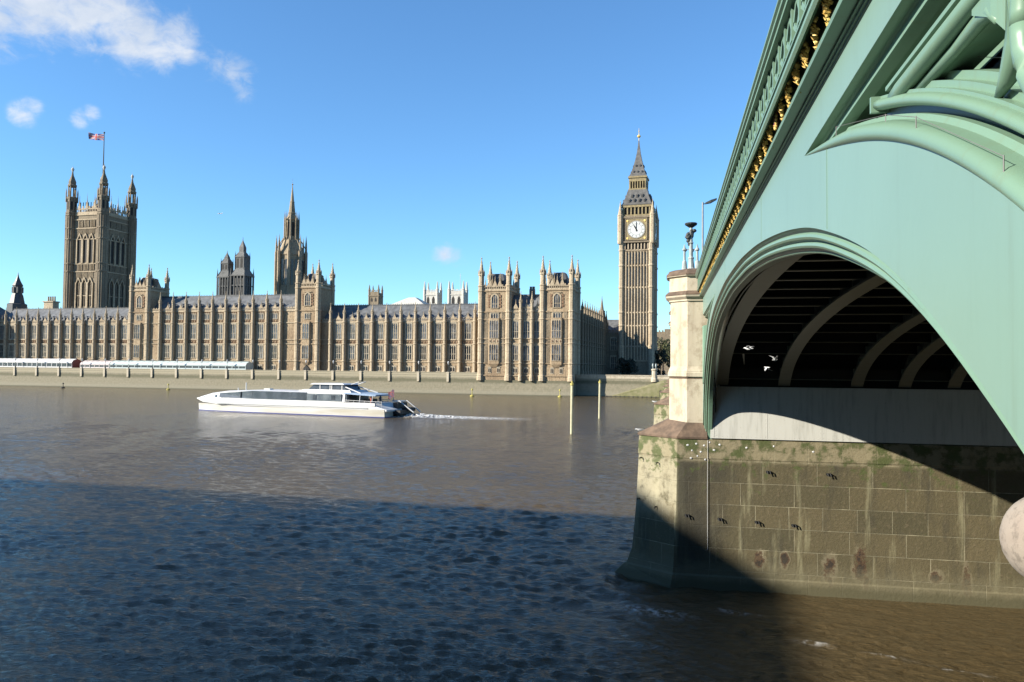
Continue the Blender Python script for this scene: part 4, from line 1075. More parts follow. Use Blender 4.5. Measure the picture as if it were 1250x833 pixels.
def marquee(label, x0, x1, z0, zt, mat_, bay, endmat=None):
    t = pal('marquee', label, 'marquee'); y0, y1 = 2.2, 7.6; ym_ = (y0+y1)/2
    mb = MB(); pr = [(y0-.2, zt-1.7), (y0+.5, zt-.8), (ym_, zt), (y1-.5, zt-.8), (y1+.2, zt-1.7)]
    mb.loft([[(x, y, z) for y, z in pr] for x in (x0, x1)], 0, True)
    n = int((x1-x0)/bay)
    for i in range(n+1):
        x = x0+(x1-x0)*i/n; mb.loft([[(x-.09, y, z+.06) for y, z in pr], [(x+.09, y, z+.06) for y, z in pr]], 0)
    part('canopy', mb, M[mat_], t)
    mb = MB()
    for i in range(n+1): x = x0+(x1-x0)*i/n; mb.box(x-.12, x+.12, y0-.06, y0+.1, z0, zt-1.7)
    mb.box(x0, x1, y0-.04, y0+.08, z0, z0+1.5); mb.box(x0, x1, y0-.05, y0+.1, zt-2.0, zt-1.68)
    part('side_frame', mb, M[mat_], t)
    mb = MB(); mb.box(x0+.1, x1-.1, y0+.1, y0+.16, z0, zt-1.8); part('clear_wall', mb, M['tentglass'], t)
    if endmat:
        mb = MB(); mb.loft([[(x1+.02, y, z) for y, z in pr]+[(x1+.02, y1, z0), (x1+.02, y0, z0)], [(x1+.1, y, z) for y, z in pr]+[(x1+.1, y1, z0), (x1+.1, y0, z0)]]); part('end_wall', mb, M[endmat], t)


marquee('long white marquee with a maroon end on the terrace, at the left picture edge', -275, -223.5, 7.3, 12.3, 'tent', 2.6, 'maroon')
marquee('short pinkish white marquee between the two long ones on the terrace', -219, -204, 7.3, 11.6, 'tent_pink', 2.5)
marquee('long pale teal marquee with clear side panels on the terrace', -203.4, -136.5, 7.3, 11.7, 'tent_blue', 3.05, 'tent_blue')
pd = thing('lamp_pedestal', 'small pale stone pedestal with twin lanterns on the far river wall', 'pedestal', bank_pt(29.4, 7.1, 0), -AL)
mb = MB(); mb.lathe(0, 0, [(1.3, 5.6), (1.3, 6.6), (1.0, 7), (.95, 9.6), (1.2, 9.8), (1.2, 10.2), (.6, 10.4)], 8); part('pedestal_body', mb, M['pillar'], pd)
for q in (-.55, .55):
    mb = MB(); mb.lathe(q, 0, [(.12, 10.2), (.12, 11), (.32, 11.2), (.3, 11.9), (.05, 12.3)], 6); part('lantern', mb, M['lamp_paint'], pd)

# ------------------------------------------------------------------ marks in the river
def mpost(label, x, y, h, lean):
    t = thing('mooring_post', label, 'post', (x, y, 0), 0, 'pale posts standing in the river')
    mb = MB(); mb.tube([(0, 0, -2.5), (lean*.6, 0, h*.6), (lean, 0, h)], .22, 10); part('pole', mb, M['bone'], t)
    mb = MB(); mb.lathe(lean, 0, [(.3, h-.1), (.3, h+.25), (.12, h+.3), (.12, h+.55), (.02, h+.6)], 10); part('top_mark', mb, M['yellow'], t)


mpost('tall pale yellow post in the river, the nearer of two', -15.1, 121.2, 7.6, .05)
mpost('tall pale yellow post in the river, the farther of two, nearer the bridge', -14.4, 161.1, 7.3, .1)
for (x, y, lb, hh_) in ((-248, 284, 'small dark marker buoy at the wall foot, far left below the marquee', 2.0), (-199, 284, 'small orange-yellow marker buoy below the left wing', 2.3), (-69, 270, 'small yellow marker buoy right of the ferry stern', 2.6), (-39, 279, 'small yellow marker buoy below the twin-towered pavilion', 2.6)):
    t = thing('marker_buoy', lb, 'buoy', (x, y, 0), 0, 'small marker buoys along the far wall')
    mb = MB(); mb.lathe(0, 0, [(.7, -.3), (.75, .3), (.3, .5)], 10); part('float', mb, M['black'] if x < -240 else M['yellow'], t)
    mb = MB(); mb.lathe(0, 0, [(.14, .4), (.12, hh_*.8), (.34, hh_*.82), (.34, hh_), (.02, hh_+.2)], 8); part('top_mark', mb, M['black'] if x < -240 else M['yellow'], t)

# ------------------------------------------------------------------ ferry
fe = thing('river_ferry', 'white high-speed passenger catamaran with long dark windows heading left on the river', 'ferry', (-55.2, 151.9, 0), R(168.1)); fe.scale = (1.055, 1, .91)
M['navy'] = flat('blue_boot_stripe', (.05, .08, .36), .4); M['ferry_glass'] = glass_mat('tinted_ferry_glass', (.018, .024, .033), (.045, .055, .07), .35, .7, .5)
M['grey_glass'] = glass_mat('grey_ferry_glass', (.06, .075, .09), (.12, .14, .155), .35, .7, .5); M['awning'] = flat('pale_blue_awning', (.42, .55, .72), .6)
M['hullwhite'] = flat('ferry_white', (.80, .80, .79), .35, 0, .35, .35, c2=(.62, .58, .48), stretch=(.25, 1, 2.2))
mb = MB()
def sec(x, yo, yi, z0, z1): return [(x, yi, z0), (x, yo, z0), (x, yo+.15*(1 if yo > 0 else -1), z1), (x, yi, z1)]
for s in (1, -1):
    st_ = [(-.6, 4.3, 1.2), (2, 4.4, 1.0), (20, 4.4, 1.0), (36, 4.2, 1.3), (43, 3.6, 1.9), (46.5, 2.75, 2.5)]
    mb.loft([sec(x, s*yo, s*yi, -.9, .17) for x, yo, yi in st_], 1)
    mb.loft([sec(x, s*(yo+.02), s*yi, .17, 1.75) for x, yo, yi in st_], 0)
hull = part('hull', mb, [M['hullwhite'], M['navy']], fe)
mb = MB()                                                             # deck and topsides with the long raked bow
st_ = [(-1.0, 4.3, 1.3, 1.7), (2.2, 4.5, 1.5, 2.7), (4, 4.6, 1.6, 3.0), (34, 4.6, 1.6, 3.25), (40, 4.35, 1.75, 3.3), (45, 3.3, 2.1, 3.2), (48.6, 1.2, 2.65, 2.95), (49.3, .3, 2.8, 2.9)]
mb.loft([[(x, -y, za), (x, y, za), (x, y+.06, (za+zb)/2), (x, y, zb), (x, -y, zb), (x, -y-.06, (za+zb)/2)] for x, y, za, zb in st_])
part('topside', mb, M['white'], fe)
mb = MB(); mb.box(3, 40, 4.62, 4.70, 1.85, 1.98); mb.box(3, 40, -4.70, -4.62, 1.85, 1.98); part('rubbing_strake', mb, M['steel'], fe)
mb = MB(); st_ = [(8.5, 4.2, 5.1), (12, 4.25, 5.25), (31, 4.2, 5.35), (38, 3.9, 5.0), (43, 3.2, 4.3), (48, 1.2, 3.15)]
mb.loft([[(x, -y, 3.1 if x < 47 else 2.9), (x, y, 3.1 if x < 47 else 2.9), (x, y*.97, z-.25), (x, y*.8, z), (x, -y*.8, z), (x, -y*.97, z-.25)] for x, y, z in st_])
cab = part('cabin', mb, M['white'], fe)
mb = MB()
for s in (1, -1):
    mb.loft([[(17.5, s*4.15, 3.28), (17.5, s*4.33, 3.28), (17.5, s*4.31, 5.06), (17.5, s*4.1, 5.06)], [(31, s*4.1, 3.32), (31, s*4.31, 3.32), (31, s*4.27, 5.12), (31, s*4.05, 5.12)], [(40, s*3.6, 3.4), (40, s*3.9, 3.4), (40, s*3.75, 4.35), (40, s*3.55, 4.35)]], 0)
    mb.loft([[(41, s*3.3, 3.4), (41, s*3.6, 3.4), (41, s*3.5, 3.9), (41, s*3.2, 3.9)], [(46, s*1.8, 3.2), (46, s*2.1, 3.2), (46, s*2.0, 3.3), (46, s*1.8, 3.3)]], 0)
part('long_window', mb, M['ferry_glass'], fe)
mb = MB()
for s in (1, -1): mb.box(9.2, 17.4, min(s*4.1, s*4.32), max(s*4.1, s*4.32), 3.3, 4.85, 0)
part('saloon_window', mb, M['grey_glass'], fe)
mb = MB()
for s in (1, -1):
    for x in (10.6, 14.9): mb.box(x, x+.9, min(s*4.2, s*4.36), max(s*4.2, s*4.36), 3.5, 4.55)
    for x in (19, 22, 25, 28, 31, 34): mb.box(x-.05, x+.05, min(s*4.1, s*4.32), max(s*4.1, s*4.32), 3.4, 4.85)
part('door', mb, M['ferry_glass'], fe)
mb = MB()
mb.loft([[(7.6, -3.3, 5.1), (20.5, -3.3, 5.1), (20.5, 3.3, 5.1), (7.6, 3.3, 5.1)], [(8.2, -3.0, 5.75), (19, -3.0, 5.75), (19, 3.0, 5.75), (8.2, 3.0, 5.75)]])
mb.loft([[(9.2, -2.6, 5.75), (18.2, -2.6, 5.75), (18.2, 2.6, 5.75), (9.2, 2.6, 5.75)], [(9.9, -2.5, 6.9), (17.0, -2.5, 6.9), (17.0, 2.5, 6.9), (9.9, 2.5, 6.9)]], 1)
mb.loft([[(9.5, -2.9, 6.9), (17.8, -2.9, 6.9), (17.8, 2.9, 6.9), (9.5, 2.9, 6.9)], [(10, -2.7, 7.2), (17, -2.7, 7.2), (17, 2.7, 7.2), (10, 2.7, 7.2)]])
for x in (10.2, 12.6, 13.0, 15.4): mb.box(x-.08, x+.08, 2.48, 2.66, 5.75, 6.9)
wh = part('wheelhouse', mb, [M['white'], M['ferry_glass']], fe)
mb = MB(); mb.tube([(9, 1.2, 7.0), (7.2, 1.2, 7.6)], .09, 6); mb.tube([(9, -1.2, 7.0), (7.2, -1.2, 7.6)], .09, 6); mb.tube([(7.2, 1.3, 7.55), (7.2, -1.3, 7.55)], .07, 6); mb.tube([(9.5, 2.4, 6.4), (5.5, 3.1, 5.1)], .14, 6); mb.tube([(9.5, -2.4, 6.4), (5.5, -3.1, 5.1)], .14, 6)
part('radar_frame', mb, M['white'], fe)
mb = MB(); mb.tube([(36.2, 0, 5), (36.2, 0, 6.9)], .12, 6); mb.tube([(37.8, .6, 5), (37.8, .6, 5.6)], .12, 6); part('mast', mb, M['white'], fe)
mb = MB(); mb.box(29.5, 31, -.6, .6, 5.2, 5.6); mb.box(19.5, 21, 1, 2, 5.2, 5.55); part('roof_hatch', mb, M['white'], fe)
mb = MB(); mb.loft([[(2.0, -3.7, 4.55), (9.0, -3.9, 4.95), (9.0, 3.9, 4.95), (2.0, 3.7, 4.55)], [(2.0, -3.2, 4.9), (9.0, -3.2, 5.3), (9.0, 3.2, 5.3), (2.0, 3.2, 4.9)]]); part('awning', mb, M['awning'], fe)
mb = MB()
for x in (2.4, 5.2, 8.3):
    for y in (-4.1, 4.1): mb.tube([(x, y, 2.8), (x, y*.93, 4.7)], .07, 6)
part('awning_post', mb, M['white'], fe)
mb = MB(); mb.box(8.2, 8.6, -4, 4, 2.9, 4.7, 0); mb.box(8.0, 8.2, .6, 2.9, 2.9, 4.6, 1); mb.box(5, 6.2, -2, 1, 2.9, 3.8, 1); part('rear_bulkhead', mb, [M['grey_glass'], M['black']], fe)
mb = MB()
for y in (-4.3, 4.3):
    mb.tube([(0, y, 3.4), (8.2, y, 3.6)], .05, 5); mb.tube([(0, y, 2.95), (8.2, y, 3.2)], .04, 5)
    for i in range(7): mb.tube([(i*1.25+.1, y, 2.2), (i*1.25+.1, y, 3.5)], .045, 5)
mb.tube([(-.2, -4.3, 3.3), (-.2, 4.3, 3.3)], .05, 5); mb.box(1.4, 4, 4.35, 4.6, 2.4, 3.1)
part('railing', mb, M['white'], fe)
mb = MB(); mb.box(-2.2, 1.6, -3.9, 1.2, .6, 1.5, 0); mb.box(-.8, .2, -3.9, -.2, 1.5, 3.1, 0); mb.box(-2.6, -.8, -4.0, -1.6, 1.2, 2.0, 0); mb.tube([(-3.6, -4.2, 1.0), (-.6, -4.2, 3.4), (2, -4.2, 3.4)], .12, 6, 1); mb.tube([(-3.6, -1.5, 1.0), (-.6, -1.5, 3.3)], .12, 6, 1); mb.box(-.4, 1.4, -4.1, -1.8, 3.2, 3.5, 1)
part('stern_ramp', mb, [M['black'], M['white']], fe)
M['ensign'] = flat('faded_red_and_blue_ensign', (.22, .04, .04), .8, 0, .4, 1.6, c2=(.03, .04, .10))
tag(flag('small dark red and blue ensign at the stern of the white ferry', (-54.9, 151.3, 3.9), R(160), -1.5, 1.5, .5, M['ensign']), None, 'flag')
for i, (x, y, c) in enumerate(((3.2, 3.0, (.5, .10, .06)), (1.8, 2.0, (.06, .07, .10)))):
    M['coat%d' % i] = flat('coat_cloth_%s' % ('red' if i == 0 else 'dark'), c, .8)
    mb = MB(); mb.lathe(0, 0, [(.16, 0), (.2, .8), (.24, 1.0), (.27, 1.45), (.12, 1.58), (.09, 1.62)], 10, sx=1, sy=.75); mb.ball((0, 0, 1.74), (.11, .12, .14), 10, 6)
    pr_ = part('person', mb, M['coat%d' % i], None, True)
    w = fe.matrix_basis @ Vector((x, y, 2.75)); pr_.location = w
    tag(pr_, ('passenger in a red coat standing on the rear deck of the ferry' if i == 0 else 'passenger in dark clothing standing on the rear deck of the ferry'), 'person')

# ------------------------------------------------------------------ road bridge
XF = 1.45


def grade(y): return .02*y if y < 90 else 1.8+.02*(y-90)-.00025*(y-90)**2


KP = [(y, ((z-6.84)/5.68)**2) for y, z in ((38.1, 6.84), (37.9, 7.6), (37.2, 9.0), (35.8, 10.2), (33.5, 11.2), (30.5, 11.95), (26.5, 12.35), (22, 12.52), (18.3, 12.47), (15, 12.3), (12.3, 12.06), (9.31, 11.67), (7.5, 11.29), (6.3, 10.96), (5.6, 10.71), (4.96, 10.43), (4.31, 10.1), (3.69, 9.75), (3.0, 9.27), (2.3, 8.6), (1.6, 7.5), (1.3, 6.84))]
_ky = np.array([k[0] for k in KP][::-1]); _kv = np.array([k[1] for k in KP][::-1])
def _sm(y):                                                           # smooth interpolation (monotone cubic)
    d = np.diff(_kv)/np.diff(_ky); m = np.zeros(len(_ky)); m[0], m[-1] = d[0], d[-1]
    for i in range(1, len(_ky)-1): m[i] = 0 if d[i-1]*d[i] <= 0 else 2*d[i-1]*d[i]/(d[i-1]+d[i])
    i = int(np.clip(np.searchsorted(_ky, y)-1, 0, len(_ky)-2)); h = _ky[i+1]-_ky[i]; t = min(max((y-_ky[i])/h, 0), 1)
    return (2*t**3-3*t*t+1)*_kv[i]+(t**3-2*t*t+t)*h*m[i]+(-2*t**3+3*t*t)*_kv[i+1]+(t**3-t*t)*h*m[i+1]
def intr(y): return 6.84+5.68*math.sqrt(max(_sm(y), 0))


def arch_curve(n=150):
    th = [math.pi*i/n for i in range(n+1)]; pts = []
    for t in th:
        c = math.cos(t); y = 19+(19.1*c if c > 0 else 17.7*c); pts.append((y, intr(y)))
    return pts


ARC = arch_curve()
def arc_frames():
    out = []
    for i, (y, z) in enumerate(ARC):
        a = ARC[max(i-2, 0)]; b = ARC[min(i+2, len(ARC)-1)]; dy, dz = b[0]-a[0], b[1]-a[1]; l = math.hypot(dy, dz)
        ny, nz = dz/l, -dy/l
        if i == 0: ny, nz = 1, 0
        if i == len(ARC)-1: ny, nz = -1, 0
        out.append((y, z, ny, nz))
    return out


FRM = arc_frames()
bg = thing('road_bridge', 'pale green cast iron arched road bridge with gilded cornice over stone piers', 'bridge', (0, 0, 0))
OFF = 0
oy = np.array([y+OFF*ny for y, z, ny, nz in FRM])[::-1]; oz = np.array([z+OFF*nz for y, z, ny, nz in FRM])[::-1]
lo_n_=0; lo_n = np.array([-3, -1, .5, 1.5, 2.5, 3.64, 4.13, 4.96, 6.05, 7.75, 9.18]); lo_z = np.array([2, 5.5, 7.9, 9.05, 9.98, 10.75, 11.015, 11.38, 11.746, 12.15, 12.45])
_pc = np.polyfit(lo_n[3:]-5, lo_z[3:], 4)
def ext_lo(y): return float(np.polyval(_pc, y-5)) if y > 1.5 else float(np.polyval(_pc, -3.5))-(1.5-y)*1.25
def far_lo(y): return max(ext_lo(ymir-y)+.2, bot(y)+.35) if y < 37.2 else max(ext_lo(ymir-y)+.2, 12.0)
mb = MB()
def strip(ys, lo, hi):
    mb.loft([[(XF, y, lo(y)), (XF, y, hi(y)), (XF+.16, y, hi(y)), (XF+.16, y, lo(y))] for y in ys])
bot = lambda y: intr(min(y, 38.08)) if y > 1.3 else 6.0
topz = lambda y: 12.85+grade(y)
ytip, ymir = 9.18, 36.6
ys1 = list(np.linspace(-3, ytip, 40)); ys2 = list(np.linspace(ytip, ymir-ytip, 40)); ys3 = list(np.linspace(ymir-ytip, 38.3, 40))
strip(ys1, bot, ext_lo); strip(ys1, lambda y: 12.452, topz)
strip(ys2, bot, topz)
strip(ys3, bot, lambda y: far_lo(y)); strip(ys3, lambda y: 12.652, topz)
part('spandrel_plate', mb, M['teal'], bg)
mb = MB()
for y in (7.9, 13.5, 22.5, 2.9):
    za = bot(y)+.02 if y > 9 else bot(y)+.02; zb = topz(y) if y > 9 else ext_lo(y); mb.box(XF-.004, XF, y-.007, y+.007, za, zb)
part('plate_joint', mb, M['teal2'], bg)
# arch mouldings
prof = [(.0, XF), (-.02, XF+.07), (-.05, XF+.085), (-.075, XF+.065), (-.105, XF+.06), (-.13, XF+.08), (-.14, XF+.13), (-.155, XF+.145), (-.175, XF+.125), (-.205, XF+.12), (-.23, XF+.14), (-.24, XF+.21), (-.27, XF+.225), (-.285, XF+.215), (-.30, XF+.235), (-.30, XF+.40)]
mb = MB(); n = len(prof)
vs = [(x, y+q*ny, z+q*nz) for y, z, ny, nz in FRM for q, x in prof]; mb.add(vs, [(k*n+i, (k+1)*n+i, (k+1)*n+i+1, k*n+i+1) for k in range(len(FRM)-1) for i in range(n-1)])
mb.m = [1 if (k % (n-1)) in (0, 5, 10, 11) else 0 for k in range(len(mb.f))]  # reveals and grooves between the rolls get the painted-in shade
part('arch_moulding', mb, [M['teal2'], M['teal_shade']], bg)
# spandrel opening: stepped frame, ledge bands along the arch back, tracery
mb = MB(); Yf = list(np.linspace(-3, ytip, 30))
fr_ = [(XF, 12.45), (XF+.085, 12.452), (XF+.105, 12.44), (XF+.105, 12.375), (XF+.085, 12.36), (XF+.085, 12.335), (XF+.19, 12.33), (XF+.19, 12.40), (XF+.50, 12.40), (XF+.50, 12.0)]
mb.sweep(fr_, lambda y, p: (p[0], y, max(p[1], ext_lo(y)-.0) if True else p[1]), Yf, 0)
mb.m = [0]*len(mb.f)
part('spandrel_frame', mb, [M['teal2'], M['teal']], bg)
mb = MB(); mb.sweep([(x, z+.2) for x, z in fr_], lambda y, p: (p[0], ymir-y, max(p[1], far_lo(ymir-y))), Yf, 0)
part('spandrel_frame', mb, [M['teal2'], M['teal']], bg)
mb = MB(); Yb = list(np.linspace(-3, ytip-.01, 110))
roll = [(XF+.02, -.03)]+[(XF+.035-.085*math.sin(math.pi*i/9), .045-.07*math.cos(math.pi*i/9)) for i in range(10)]+[(XF+.11, .128), (XF+.22, .135)]
def roll_f(y, p):
    k = min(1, max(0, (ytip-y)/2.4))**.8; return (XF+(p[0]-XF)*(k if p[0] < XF+.1 else 1), y, min(ext_lo(y)+p[1]*k, 12.452))
mb.sweep(roll, roll_f, Yb); part('arch_back_roll', mb, M['teal2'], bg, True)
mb = MB(); mb.sweep(roll, lambda y, p: (roll_f(y, p)[0], ymir-y, min(max(roll_f(y, p)[2]+.2, far_lo(ymir-y)+p[1]), 12.64)), Yb); part('arch_back_roll', mb, M['teal2'], bg, True)
Yc = list(np.linspace(-3, 6.55, 70))
def band(prof_, sm, mat_, y1=6.55):
    ring = lambda y: [(x, y, ext_lo(y)+z) for x, z in prof_]
    mb = MB(); mb.loft([ring(y) for y in np.linspace(-3, y1, 70)]); part('arch_back_ledge', mb, M[mat_], bg, sm)
band([(XF+.09, .10), (XF+.13, .165), (XF+.60, .175), (XF+.60, .08)], False, 'teal2', 7.6)
band([(XF+.20, .16), (XF+.20, .235), (XF+.60, .235), (XF+.60, .16)], False, 'teal_shade')  # groove floor coloured dark to read as shaded
band([(XF+.14+.06*math.cos(a_), .262+.045*math.sin(a_)) for a_ in np.linspace(math.pi*2, 0, 15)[:-1]], True, 'teal2', 6.5)
band([(XF+.07, .21), (XF+.07, .315), (XF+.3, .315), (XF+.3, .21)], False, 'teal2', -2.9) if False else None
mb = MB(); z_ = ext_lo(6.52); mb.box(XF+.07, XF+.5, 6.5, 6.54, z_+.20, z_+.325); part('ledge_end_block', mb, M['teal2'], bg)
band([(XF+.14, .23), (XF+.14, .33), (XF+.60, .33), (XF+.60, .23)], False, 'teal2')
band([(XF+.19, .33), (XF+.19, .375), (XF+.60, .375), (XF+.60, .33)], False, 'teal2', 6.2)
band([(XF+.27, .375), (XF+.27, .43), (XF+.95, .43), (XF+.95, .375)], False, 'teal2', 5.9)
mb = MB(); mb.loft([[(1.98, y, bot(y)-.22), (1.98, y, 13.0), (2.02, y, 13.0), (2.02, y, bot(y)-.22)] for y in np.linspace(1.5, 37.6, 90)]); part('dark_backing_sheet', mb, M['under'], bg)  # dark sheet standing in for the shaded void behind the spandrel openings
mb = MB()
mb.tube([(XF+.16, 6.15, 12.06), (XF+.14, 5.9, 12.05), (XF+.14, -3, 12.04)], .06, 14)
mb.tube([(XF+.20, 5.9, 11.97), (XF+.20, 5.0, 11.965), (XF+.18, 4.55, 11.95), (XF+.16, 4.36, 11.90), (XF+.14, 4.26, 11.80)], [.035, .04, .045, .045, .02], 12)
for cy_, rr_, cz_ in ((3.40, .48, 11.62),):
    mb.tube([(XF+.10, cy_+rr_*math.cos(a*math.pi/24), cz_+rr_*math.sin(a*math.pi/24)) for a in range(49)], .055, 14)
    mb.tube([(XF+.2, cy_+(rr_-.10)*math.cos(a*math.pi/24), cz_+(rr_-.10)*math.sin(a*math.pi/24)) for a in range(49)], .035, 10)
mb.tube([(XF+.16, 4.32, 11.44), (XF+.14, 4.14, 11.48), (XF+.12, 4.0, 11.60), (XF+.10, 3.93, 11.78), (XF+.12, 3.98, 11.95), (XF+.14, 4.1, 12.05)], [.02, .045, .05, .045, .04, .03], 12)
part('spandrel_tracery', mb, M['teal2'], bg, True)
mb = MB()
mb.box(XF+.17, XF+.30, -3, 6.5, 12.085, 12.13); mb.box(XF+.23, XF+.40, 4.5, 5.9, 11.95, 12.04); mb.box(XF+.10, XF+.16, -3, 6.2, 12.13, 12.16)
mb.loft([[(XF+.12, 4.55, 12.04), (XF+.32, 4.55, 12.04), (XF+.32, 4.55, 11.96), (XF+.12, 4.55, 11.96)], [(XF+.12, 4.3, 12.04), (XF+.32, 4.3, 12.04), (XF+.32, 4.3, 11.84), (XF+.12, 4.3, 11.84)], [(XF+.14, 4.16, 12.04), (XF+.3, 4.16, 12.04), (XF+.3, 4.18, 11.72), (XF+.14, 4.18, 11.72)]])
part('tracery_cusp', mb, M['teal2'], bg)
# safety wire on slim posts along the ledge
mb = MB(); pp = [(XF-.0, 7.46, 12.24), (XF+.05, 6.0, 11.92), (XF-.02, 5.04, 11.50), (XF-.02, 3.79, 10.98)]; tops = []
for x, y, z in pp: z = ext_lo(y)+.05; mb.tube([(x, y, z), (x, y, z+.12)], .0035, 6); mb.lathe(x, y, [(.009, z-.01), (.009, z+.012)], 6); tops.append((x, y, z+.115))
for x, y in ((XF+.35, 5.37), (XF+.35, 4.2)): z = ext_lo(y)+.42; mb.tube([(x, y, z), (x, y, z+.10)], .0035, 6); mb.lathe(x, y, [(.011, z-.01), (.011, z+.012)], 6)
mb.tube(tops, .0022, 4); z = ext_lo(5.37)+.52; mb.tube([(XF+.35, 5.37, z), (XF+.35, 4.2, ext_lo(4.2)+.52)], .0022, 4)
part('safety_wire', mb, M['dull_steel'], bg)

# cornice and parapet, swept along the rising deck
CP = [(1.30, 13.765), (1.08, 13.765), (1.075, 13.72), (1.10, 13.70), (1.10, 13.66), (1.13, 13.64), (1.13, 13.60), (1.32, 13.595)]
CB = [(1.36, 13.26), (1.21, 13.25), (1.185, 13.21), (1.18, 13.17), (1.215, 13.15), (1.215, 13.10), (1.17, 13.085), (1.165, 13.03), (1.19, 13.0), (1.225, 13.03), (1.34, 13.20)]
CC = [(1.34, 13.20), (1.345, 12.865)]
CD = [(1.345, 12.865), (1.29, 12.85), (1.27, 12.80), (1.28, 12.775), (1.395, 12.768), (1.395, 12.742), (1.42, 12.738), (1.42, 12.712), (1.438, 12.708), (1.438, 12.685), (1.46, 12.68)]
def cyf(y, p): return (p[0], y, p[1]+grade(y))
spans = [(-6, 38.0)]
PYC = [39.45, 74.35, 112.35, 152, 191, 229]
for i in range(len(PYC)): spans.append((PYC[i]+1.4, (PYC[i+1]-1.4) if i+1 < len(PYC) else 262))
rail = MB(); base = MB(); cove = MB(); low = MB(); lat = MB()
for (a, b) in spans:
    Ys = list(np.linspace(a, b, int(abs(b-a)/1.5)+3))
    rail.sweep(CP, cyf, Ys); base.sweep(CB, cyf, Ys); cove.sweep(CC, cyf, Ys); low.sweep(CD, cyf, Ys)
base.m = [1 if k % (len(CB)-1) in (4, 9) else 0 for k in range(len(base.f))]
low.m = [1 if k % (len(CD)-1) in (4, 6, 8, 9) else 0 for k in range(len(low.f))]  # faces under the overhang coloured dark as if in shade
part('top_rail', rail, M['teal2'], bg); part('cornice', base, [M['teal2'], M['teal_shade']], bg); part('cornice_cove', cove, M['under'], bg); part('lower_moulding', low, [M['teal2'], M['teal_shade']], bg)
y = -1.0; st = .49
while y < 38:
    g_ = grade(y); z0, z1 = 13.24+g_, 13.61+g_
    lat.box(1.185, 1.25, y-.03, y+.03, z0, z1)
    for s in (-1, 1):
        lat.loft([[(1.20, y+s*.02, z0+.16), (1.25, y+s*.02, z0+.16), (1.25, y+s*.07, z0+.12), (1.20, y+s*.07, z0+.12)], [(1.20, y+s*.20, z1-.02), (1.25, y+s*.20, z1-.02), (1.25, y+s*.25, z1-.06), (1.20, y+s*.25, z1-.06)]])
        lat.loft([[(1.20, y+s*.02, z0+.12), (1.25, y+s*.02, z0+.12), (1.25, y+s*.05, z0+.18), (1.20, y+s*.05, z0+.18)], [(1.20, y+s*.22, z0), (1.25, y+s*.22, z0), (1.25, y+s*.25, z0+.05), (1.20, y+s*.25, z0+.05)]])
    y += st
part('parapet_tracery', lat, M['teal2'], bg)
mb = MB()
for (a, b) in spans[1:4]: mb.loft([[(1.22, yy, 13.2+grade(yy)), (1.22, yy, 13.62+grade(yy)), (1.26, yy, 13.62+grade(yy)), (1.26, yy, 13.2+grade(yy))] for yy in np.linspace(a, b, 8)])
part('far_parapet_panel', mb, M['teal2'], bg)
gb = []
for v in range(4):
    g = random.Random(40+v); mb = MB()
    for i in range(46):                                               # curled leaves
        a = g.uniform(0, 6.28); q = abs(g.gauss(0, .055)); cy_, cz_ = q*math.cos(a)*(.8+.3*(v % 2)), q*math.sin(a)*1.05
        l = g.uniform(.014, .032); t = g.uniform(0, 3.14); dx = -.015-g.uniform(0, .045)*(1-q/.14)
        mb.loft([[(dx, cy_-l*math.cos(t), cz_-l*math.sin(t)), (dx-.012, cy_-.3*l*math.sin(t), cz_+.3*l*math.cos(t)), (dx+.01, cy_+.3*l*math.sin(t), cz_-.3*l*math.cos(t))], [(dx-.02, cy_, cz_), (dx-.03, cy_+.5*l*math.cos(t)-.4*l*math.sin(t), cz_+.5*l*math.sin(t)+.4*l*math.cos(t)), (dx-.01, cy_+.5*l*math.cos(t)+.4*l*math.sin(t), cz_+.5*l*math.sin(t)-.4*l*math.cos(t))]])
        if i % 4 == 0: mb.ball((dx-.012, cy_, cz_), g.uniform(.007, .013), 6, 4)
    mb.ball((-.05, -.095, .05), .018, 8, 6, 0)
    gb.append(mb.mesh('gilded_boss', M['gold'], False))
rb_ = MB(); g = random.Random(5)
rb_.loft([[(-.05, -.06, .06), (-.05, .06, .06), (-.02, .06, .06), (-.02, -.06, .06)], [(-.055, -.055, -.02), (-.055, .055, -.02), (-.02, .055, -.02), (-.02, -.055, -.02)], [(-.05, -.01, -.075), (-.05, .01, -.075), (-.02, .01, -.075), (-.02, -.01, -.075)]], 0)
for i in range(14): a = i*.45; rb_.ball((-.04, .075*math.cos(a), .07*math.sin(a)), .016, 6, 4, 1)
rb_ = rb_.mesh('heraldic_shield', [M['red_shield'], M['gold']])
y = 3.0; i = 0
while y < 37.7:
    shield = i % 7 == 6
    o = obj('heraldic_shield' if shield else 'gilded_boss', rb_ if shield else gb[i*7 % 4], bg, (1.325, y, 13.0+grade(y))); i += 1
    o.scale = (1.2, .92, 1.45)
    y += .56
